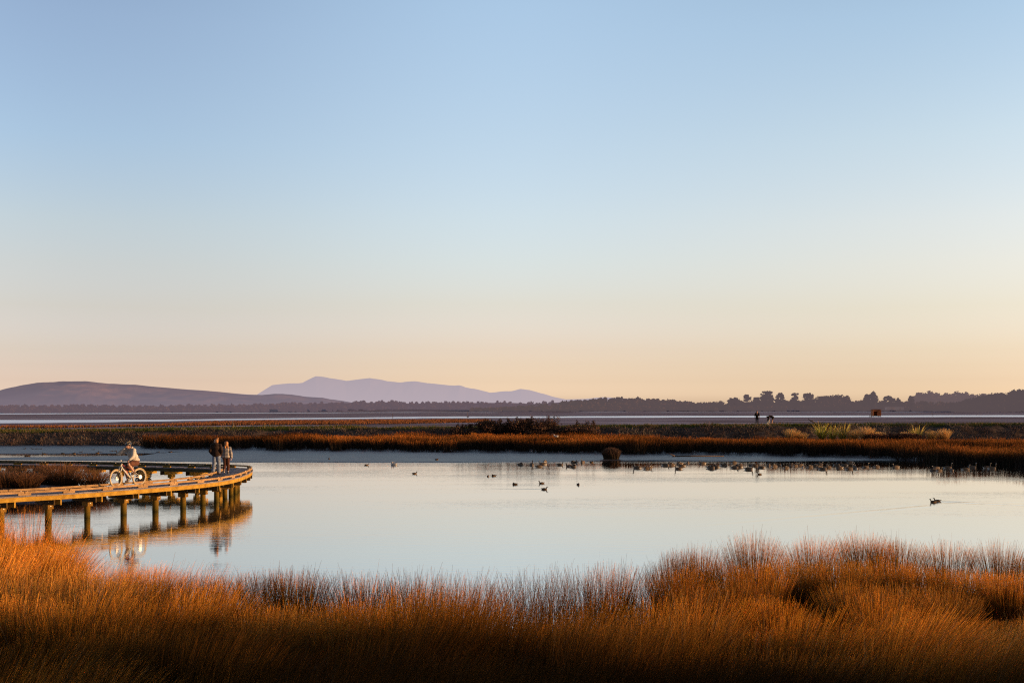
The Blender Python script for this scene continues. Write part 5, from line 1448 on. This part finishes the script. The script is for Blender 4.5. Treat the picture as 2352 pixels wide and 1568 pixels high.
def build_far():
    v1 = lambda y: 832.5 + y * .5
    mount = [(590, v1(147)), (625, v1(103)), (695, v1(93)), (725, v1(63)), (747, v1(65)), (780, v1(76)), (795, v1(82)), (820, v1(77)), (850, v1(70)), (890, v1(83)), (925, v1(92)), (950, v1(88)), (995, v1(98)), (1030, v1(105)), (1055, v1(104)), (1070, v1(115)), (1100, v1(125)), (1125, v1(138)), (1155, v1(132)), (1176, v1(130)), (1196, v1(120)), (1216, v1(124)), (1246, v1(142)), (1276, v1(158)), (1300, v1(168)), (1340, v1(166)), (1385, v1(158)), (1440, v1(164)), (1500, v1(175))]
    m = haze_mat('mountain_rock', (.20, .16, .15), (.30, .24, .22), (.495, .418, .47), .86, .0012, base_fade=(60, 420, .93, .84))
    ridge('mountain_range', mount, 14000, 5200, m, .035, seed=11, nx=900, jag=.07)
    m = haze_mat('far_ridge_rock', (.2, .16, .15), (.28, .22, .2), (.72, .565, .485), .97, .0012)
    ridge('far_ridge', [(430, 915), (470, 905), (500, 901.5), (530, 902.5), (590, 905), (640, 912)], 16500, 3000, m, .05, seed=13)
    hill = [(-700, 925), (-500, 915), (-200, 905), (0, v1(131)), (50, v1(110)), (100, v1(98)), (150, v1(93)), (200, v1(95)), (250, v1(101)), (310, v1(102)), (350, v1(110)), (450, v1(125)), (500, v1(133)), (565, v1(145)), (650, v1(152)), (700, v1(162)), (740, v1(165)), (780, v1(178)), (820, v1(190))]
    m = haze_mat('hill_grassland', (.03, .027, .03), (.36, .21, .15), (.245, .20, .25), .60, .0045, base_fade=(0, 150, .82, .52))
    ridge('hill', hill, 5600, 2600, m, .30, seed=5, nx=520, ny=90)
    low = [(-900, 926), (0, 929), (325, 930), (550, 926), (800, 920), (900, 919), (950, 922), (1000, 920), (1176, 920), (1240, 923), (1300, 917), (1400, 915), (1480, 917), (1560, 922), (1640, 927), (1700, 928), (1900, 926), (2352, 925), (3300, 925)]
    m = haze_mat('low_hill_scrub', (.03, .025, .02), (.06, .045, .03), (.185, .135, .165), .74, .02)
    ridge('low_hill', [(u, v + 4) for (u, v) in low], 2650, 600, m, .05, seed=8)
    # woods
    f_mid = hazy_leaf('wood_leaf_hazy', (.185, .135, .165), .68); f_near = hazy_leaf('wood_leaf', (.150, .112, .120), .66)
    cols = ((.02, .02, .015), (.10, .065, .035))
    fl = [(-900, 927), (0, 930), (200, 928), (325, 930), (550, 927), (640, 924), (800, 921), (840, 918), (900, 918), (950, 922), (1000, 920), (1100, 920), (1176, 920), (1240, 922), (1280, 918)]
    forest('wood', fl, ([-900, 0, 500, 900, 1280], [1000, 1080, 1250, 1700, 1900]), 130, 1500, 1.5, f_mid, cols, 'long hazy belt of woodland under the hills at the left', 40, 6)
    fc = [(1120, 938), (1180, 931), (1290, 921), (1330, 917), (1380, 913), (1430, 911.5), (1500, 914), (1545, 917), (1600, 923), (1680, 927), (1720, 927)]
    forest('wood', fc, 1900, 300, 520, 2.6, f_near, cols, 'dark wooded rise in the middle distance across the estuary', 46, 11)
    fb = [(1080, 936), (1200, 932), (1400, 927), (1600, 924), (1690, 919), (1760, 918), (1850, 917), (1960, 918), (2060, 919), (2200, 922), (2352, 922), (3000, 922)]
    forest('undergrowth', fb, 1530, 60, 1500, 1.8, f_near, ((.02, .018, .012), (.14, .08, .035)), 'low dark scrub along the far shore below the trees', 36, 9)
    T6 = lambda xz: (2780 + xz / 1.787) * .5742
    V6 = lambda yz: (1500 + yz / 1.787) * .5742
    fr = [(T6(1530), V6(160)), (T6(1560), V6(130)), (T6(1640), V6(115)), (T6(1710), V6(108)), (T6(1790), V6(118)), (T6(1870), V6(108)), (T6(1960), V6(122)), (T6(2050), V6(122)), (T6(2120), V6(130)), (T6(2352), V6(130))]
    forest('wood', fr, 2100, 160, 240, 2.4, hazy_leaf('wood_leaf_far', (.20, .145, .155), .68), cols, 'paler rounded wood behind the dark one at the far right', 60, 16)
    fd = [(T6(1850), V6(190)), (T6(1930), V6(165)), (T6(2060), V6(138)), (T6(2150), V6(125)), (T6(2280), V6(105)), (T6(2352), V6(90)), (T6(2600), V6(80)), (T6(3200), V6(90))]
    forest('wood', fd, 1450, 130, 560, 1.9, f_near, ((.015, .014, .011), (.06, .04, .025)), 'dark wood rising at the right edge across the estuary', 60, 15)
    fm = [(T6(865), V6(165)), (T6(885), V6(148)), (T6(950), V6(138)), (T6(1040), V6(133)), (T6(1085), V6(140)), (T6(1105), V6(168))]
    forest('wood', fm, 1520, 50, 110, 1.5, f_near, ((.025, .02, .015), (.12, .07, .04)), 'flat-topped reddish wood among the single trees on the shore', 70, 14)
    # single trees
    wood_m = haze_mat('far_bark', (.04, .03, .025), (.07, .05, .04), (.150, .112, .120), .6, .2)
    trees = [(285, 140, 92, 'spreading', 'feathery dark tree, leftmost of the single trees on the far shore'), (375, 130, 75, 'spreading', 'feathery dark tree second from the left on the far shore'), (510, 98, 118, 'dome', 'tallest broad dark macrocarpa on the far shore, above the walkers'),
             (610, 118, 80, 'dome', 'rounded dark tree just right of the tallest one on the far shore'), (715, 120, 66, 'spreading', 'open-branched tree left of the flat-topped wood'), (808, 120, 104, 'dome', 'rounded tree against the left side of the flat-topped wood'),
             (1230, 135, 85, 'cone', 'smaller pointed tree leaning against the peaked one on the far shore'), (1272, 118, 105, 'cone', 'peaked dark conifer straight above the rusty hut'), (1385, 143, 95, 'dome', 'low rounded tree right of the peaked conifer'), (1452, 155, 42, 'spreading', 'smallest single tree right of the low rounded tree'), (440, 150, 60, 'dome', 'small bushy tree left of the tallest macrocarpa'), (1545, 140, 45, 'dome', 'round tree at the left end of the paler wood')]
    for (xz, yz, wz, kind, lab) in trees:
        d = 1500.0; u = T6(xz); x, top = at(u, d, V6(yz)); w = wz * .3213 / F * d / 2 * 1.12
        root = empty('tree', (x, d, 0)); tag(root, lab, 'tree', 'single trees on the far shore')
        mb = MB()
        mb.tube([(0, 0, -1), (.3, 0, top * .35), (-.3, 0, top * .7)], [w * .09 + .3, w * .07 + .2, .15], 8)
        for k in range(6):
            a = random.uniform(0, 6.28); mb.tube([(0, 0, top * random.uniform(.25, .45)), (math.cos(a) * w * .4, math.sin(a) * w * .4, top * .6), (math.cos(a) * w * .75, math.sin(a) * w * .75, top * random.uniform(.65, .8))], [.35, .22, .08], 6)
        mb.build('trunk', wood_m, root)
        lumps = []
        nl = 64 if kind != 'spreading' else 44
        for k in range(nl):
            f = random.random(); a = random.uniform(0, 6.28)
            if kind == 'dome': zz = top * (.14 + .76 * f); rr = w * math.sqrt(max(0, 1 - (max(0, f - .25) / .78) ** 3))
            elif kind == 'cone': zz = top * (.22 + .72 * f); rr = w * (1 - f * .85)
            else: zz = top * (.25 + .66 * f); rr = w * (1.0 if f < .6 else .7)
            q = rr * math.sqrt(random.random()) * .86; lr = w * random.uniform(.13, .26)
            lumps.append(((math.cos(a) * q, math.sin(a) * q, zz), (lr, lr, lr * (.75 if kind != 'cone' else 1.1))))
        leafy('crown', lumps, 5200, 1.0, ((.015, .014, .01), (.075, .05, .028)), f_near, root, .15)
    # sheds on the far shore
    sm = haze_mat('pale_shed_wall', (.5, .42, .4), (.6, .5, .48), (.20, .14, .14), .5, .2); srf = haze_mat('shed_roof', (.25, .2, .2), (.3, .24, .23), (.2, .14, .14), .5, .2)
    for (xz, w, lab) in ((1392, 10, 'pale low shed on the far shore, left one of two'), (1440, 17, 'longer pale low shed on the far shore, right one of two')):
        d = 1440.0; u = T6(xz); x, zt = at(u, d, V6(229)); root = empty('shed', (x, d, 2.5)); tag(root, lab, 'shed', 'sheds on the far shore')
        mb = MB(); mb.box((0, 0, 1.5), (w, 7, 3.0)); mb.box((w * .2, -3.52, 1.1), (2.4, .05, 2.2), mi=1); mb.build('wall', [sm, srf], root)
        mb = MB(); a, b = w / 2 + .3, 3.9
        mb.add([(-a, -b, 3.0), (a, -b, 3.0), (a, b, 3.0), (-a, b, 3.0), (-a, 0, 4.4), (a, 0, 4.4)], [(0, 1, 5, 4), (2, 3, 4, 5), (0, 4, 3), (1, 2, 5), (0, 3, 2, 1)]); mb.build('roof', srf, root)


def build_hut():
    rust = pbr('rusty_iron', (.46, .17, .065), .8, .2, .3, .9, col2=(.22, .08, .045), bump=.5, bscale=5); dark = pbr('dark_interior', (.012, .01, .01), .9); grey = pbr('weathered_post', (.12, .09, .08), .9)
    d = 565.0; xc = at(2012, d); root = empty('hut', (xc, d, 0)); tag(root, 'rusty boxy duck-shooting hut on stilts out on the mudflat', 'hut')
    w, dp, h0, h1 = 4.2, 3.0, .5, 3.5
    mb = MB(); t = .08
    mb.box((0, dp / 2, (h0 + h1) / 2), (w, t, h1 - h0)); mb.box((-w / 2, 0, (h0 + h1) / 2), (t, dp - .2, h1 - h0)); mb.box((w / 2, 0, (h0 + h1) / 2), (t, dp - .2, h1 - h0))
    mb.box((w * .27, -dp / 2, (h0 + h1) / 2), (w * .46, t, h1 - h0)); mb.box((-w * .44, -dp / 2, (h0 + h1) / 2), (w * .12, t, h1 - h0)); mb.box((-w * .17, -dp / 2, h1 - .35), (w * .42, t * .9, .7))
    for k in range(14): mb.box((w * .06 + k * w * .031, -dp / 2 - .06, (h0 + h1) / 2), (.05, .05, h1 - h0 - .05))
    mb.build('wall', rust, root)
    mb = MB(); mb.box((0, 0, h0 - .06), (w, dp, .1)); mb.build('floor_board', dark, root)
    mb = MB(); mb.hexa([(-w / 2 - .2, -dp / 2 - .25, h1 + .25), (w / 2 + .2, -dp / 2 - .25, h1 + .25), (w / 2 + .2, dp / 2 + .2, h1 + .02), (-w / 2 - .2, dp / 2 + .2, h1 + .02), (-w / 2 - .2, -dp / 2 - .25, h1 + .33), (w / 2 + .2, -dp / 2 - .25, h1 + .33), (w / 2 + .2, dp / 2 + .2, h1 + .1), (-w / 2 - .2, dp / 2 + .2, h1 + .1)]); mb.build('roof', rust, root)
    for sx in (-1, 1):
        for sy in (-1, 1):
            mb = MB(); mb.tube([(sx * w * .42, sy * dp * .4, -.6), (sx * w * .42, sy * dp * .4, h0 - .1)], .1, 8); mb.build('stilt', grey, root)
    for k, (dx, hh) in enumerate(((-3.4, .9), (-3.0, .55), (-2.6, .7))):
        mb = MB(); mb.tube([(0, 0, -.4), (.08, 0, hh)], [.12, .08], 7); o = mb.build('stake', grey); o.location = (xc + dx, d - .5, 0); tag(o, ['tall mooring stake furthest left of the rusty hut', 'short mooring stake between two others beside the hut', 'medium mooring stake nearest the rusty hut'][k], 'stake', 'stakes beside the hut')
    for (u, d, top, lab) in ((1073, 520, 3.0, 'thin marker pole with crossbar in the bright channel, mid distance'), (902, 470, 2.2, 'thin marker pole left of the other pole in the bright channel'), (2141, 610, 2.6, 'thin bare marker pole right of the rusty hut')):
        mb = MB(); mb.tube([(0, 0, -.6), (0, 0, top)], [.11, .08], 7)
        if u == 1073: mb.box((0, 0, .6), (1.3, .1, .12)); mb.box((.5, 0, .45), (.8, .6, .45))
        o = mb.build('marker_pole', grey); o.location = (at(u, d), d, 0); tag(o, lab, 'pole', 'marker poles in the channel')


# ================================================================== LIGHT AND CAMERA
def build_light():
    w = bpy.data.worlds.new('World'); sc.world = w; w.use_nodes = True
    nt = w.node_tree; nt.nodes.clear(); L = nt.links.new
    out = N(nt, 'ShaderNodeOutputWorld'); bg = N(nt, 'ShaderNodeBackground', i_Strength=SKY_STRENGTH)
    sky = N(nt, 'ShaderNodeTexSky'); sky.sky_type = 'NISHITA'; sky.sun_disc = False
    sky.sun_elevation = R(SUN_EL); sky.sun_rotation = R(SUN_AZ); sky.altitude = 0; sky.air_density = 1.0; sky.dust_density = SKY_DUST; sky.ozone_density = 1.0
    cur = sky.outputs[0]
    # the evening's own colour balance: paler and warmer towards the sun, by compass bearing and elevation
    tc = N(nt, 'ShaderNodeTexCoord'); sp = N(nt, 'ShaderNodeSeparateXYZ'); L(tc.outputs['Generated'], sp.inputs[0])
    mr = N(nt, 'ShaderNodeMapRange', i_1=-.02, i_2=1.0); L(sp.outputs['Z'], mr.inputs[0])
    side = []
    for tab in (GRADE_L, GRADE_C, GRADE_R):
        cr = N(nt, 'ShaderNodeValToRGB'); L(mr.outputs[0], cr.inputs[0]); e = cr.color_ramp.elements
        while len(e) > 1: e.remove(e[-1])
        for k, (z, c) in enumerate(tab):
            p = (z + .02) / 1.02
            if k == 0: e[0].position = p; q = e[0]
            else: q = e.new(p)
            q.color = (c[0] / GS, c[1] / GS, c[2] / GS, 1)
        side.append(cr.outputs[0])
    a1 = N(nt, 'ShaderNodeMapRange', i_1=-.38, i_2=.03, interpolation_type='SMOOTHSTEP'); L(sp.outputs['X'], a1.inputs[0])
    a2 = N(nt, 'ShaderNodeMapRange', i_1=-.03, i_2=.38, interpolation_type='SMOOTHSTEP'); L(sp.outputs['X'], a2.inputs[0])
    m1 = N(nt, 'ShaderNodeMix', data_type='RGBA'); L(a1.outputs[0], m1.inputs['Factor']); L(side[0], m1.inputs['A']); L(side[1], m1.inputs['B'])
    mx = N(nt, 'ShaderNodeMix', data_type='RGBA'); L(a2.outputs[0], mx.inputs['Factor']); L(m1.outputs['Result'], mx.inputs['A']); L(side[2], mx.inputs['B'])
    sc_ = N(nt, 'ShaderNodeVectorMath', operation='SCALE'); sc_.inputs['Scale'].default_value = GS; L(mx.outputs['Result'], sc_.inputs[0])
    mu = N(nt, 'ShaderNodeVectorMath', operation='MULTIPLY'); L(cur, mu.inputs[0]); L(sc_.outputs[0], mu.inputs[1]); cur = mu.outputs[0]
    dim = N(nt, 'ShaderNodeMapRange', i_1=-.45, i_2=.30, i_3=.35, i_4=1.0, interpolation_type='SMOOTHSTEP'); L(sp.outputs['Y'], dim.inputs[0])  # sky behind the camera dimmed to deepen the shaded sides
    md = N(nt, 'ShaderNodeVectorMath', operation='SCALE'); L(cur, md.inputs[0]); L(dim.outputs[0], md.inputs['Scale']); cur = md.outputs[0]
    L(cur, bg.inputs[0]); L(bg.outputs[0], out.inputs[0])
    sd = bpy.data.lights.new('sun', 'SUN'); sd.energy = SUN_E; sd.angle = R(.53); sd.color = SUN_C
    so = bpy.data.objects.new('sun', sd); COL.objects.link(so); so.location = (60, -10, 30)
    d = Vector((math.sin(R(SUN_AZ)) * math.cos(R(SUN_EL)), math.cos(R(SUN_AZ)) * math.cos(R(SUN_EL)), math.sin(R(SUN_EL))))
    so.rotation_euler = d.to_track_quat('Z', 'Y').to_euler()
    cd = bpy.data.cameras.new('camera'); co = bpy.data.objects.new('camera', cd); COL.objects.link(co); sc.camera = co
    cd.sensor_width = 36; cd.lens = 36 * F / 2352; cd.clip_start = .1; cd.clip_end = 60000
    co.location = (0, 0, CAM_Z); co.rotation_euler = (R(90), 0, 0); cd.shift_y = (V0 - 784) / 2352
    sc.view_settings.view_transform = 'Standard'; sc.view_settings.look = 'None'; sc.view_settings.exposure = 0; sc.view_settings.gamma = 1
    sc.cycles.use_denoising = False; sc.cycles.filter_width = 1.2; sc.cycles.max_bounces = 6; sc.cycles.diffuse_bounces = 3; sc.cycles.glossy_bounces = 3; sc.cycles.transmission_bounces = 3


SKY_STRENGTH, SKY_DUST, GS = .12, 1.0, 8.0
SUN_E, SUN_C = 5.0, (1.0, .58, .26)
GRADE_L = [(-0.02, (3.603, 4.023, 11.26)), (0.0101, (3.603, 4.023, 11.26)), (0.023, (2.698, 2.843, 7.361)), (0.0352, (2.342, 2.368, 5.423)), (0.049, (2.178, 2.125, 4.186)), (0.0836, (2.193, 1.983, 2.995)), (0.1188, (2.344, 2.091, 2.762)), (0.1535, (2.423, 2.233, 2.783)), (0.2204, (2.324, 2.356, 3.017)), (0.3112, (2.371, 2.334, 2.932)), (0.5, (1.778, 1.751, 2.199)), (0.75, (1.067, 1.05, 1.319)), (1.0, (0.83, 0.817, 1.026))]
GRADE_C = [(-0.02, (4.31, 4.787, 11.97)), (0.0109, (4.31, 4.787, 11.97)), (0.0249, (3.318, 3.417, 7.669)), (0.0381, (2.978, 2.88, 5.678)), (0.053, (2.862, 2.627, 4.625)), (0.0905, (2.971, 2.646, 3.653)), (0.1285, (3.215, 2.938, 3.71)), (0.1659, (3.409, 3.149, 3.795)), (0.2376, (3.556, 3.385, 3.948)), (0.3341, (3.794, 3.729, 4.257)), (0.5, (2.845, 2.797, 3.193)), (0.75, (1.707, 1.678, 1.916)), (1.0, (1.328, 1.305, 1.49))]
GRADE_R = [(-0.02, (3.535, 3.989, 9.65)), (0.0101, (3.535, 3.989, 9.65)), (0.0231, (2.841, 3.005, 6.704)), (0.0352, (2.628, 2.624, 5.147)), (0.049, (2.578, 2.451, 4.187)), (0.0837, (2.792, 2.494, 3.369)), (0.1189, (3.164, 2.736, 3.336)), (0.1537, (3.399, 2.94, 3.402)), (0.2207, (3.441, 3.179, 3.545)), (0.3115, (3.259, 3.252, 3.706)), (0.5, (2.444, 2.439, 2.78)), (0.75, (1.467, 1.463, 1.668)), (1.0, (1.141, 1.138, 1.297))]

person_mats()
build_light()
build_ground()
build_water()
build_boardwalk()


def station(u_pt):
    return int(np.argmin(np.hypot(PATH[:, 0] - u_pt[0], PATH[:, 1] - u_pt[1])))


# people on the boardwalk
k = station((-14.25, 44.5)); p = bw(k, .98, DECK_Z + .004); t = TAN[k]; rz = math.atan2(-t[1], -t[0])
base = (p[0] - math.cos(rz) * .58, p[1] - math.sin(rz) * .58, p[2])
bicycle(base, rz); cyclist(base, rz)
p = gp(497, 1088.8, DECK_Z); walker_black((p[0] + .02, p[1] - .1, DECK_Z + .004), R(93))
p = gp(520, 1087.8, DECK_Z); walker_plaid((p[0], p[1], DECK_Z + .004), R(91))
x = at(1735.5, 135); levee_stander((x, 134.2, ground_z(x, 134.2)), R(80))
x = at(1771, 134.6); levee_bender((x, 134.2, ground_z(x, 134.2)), R(176))
x = at(1762, 134.4); dog((x, 134.1, ground_z(x, 134.1)), R(8))

build_foreground()
build_tussocks()
_m = build_far_reeds()
build_bank_plants(_m)
build_birds()
build_hut()
build_far()
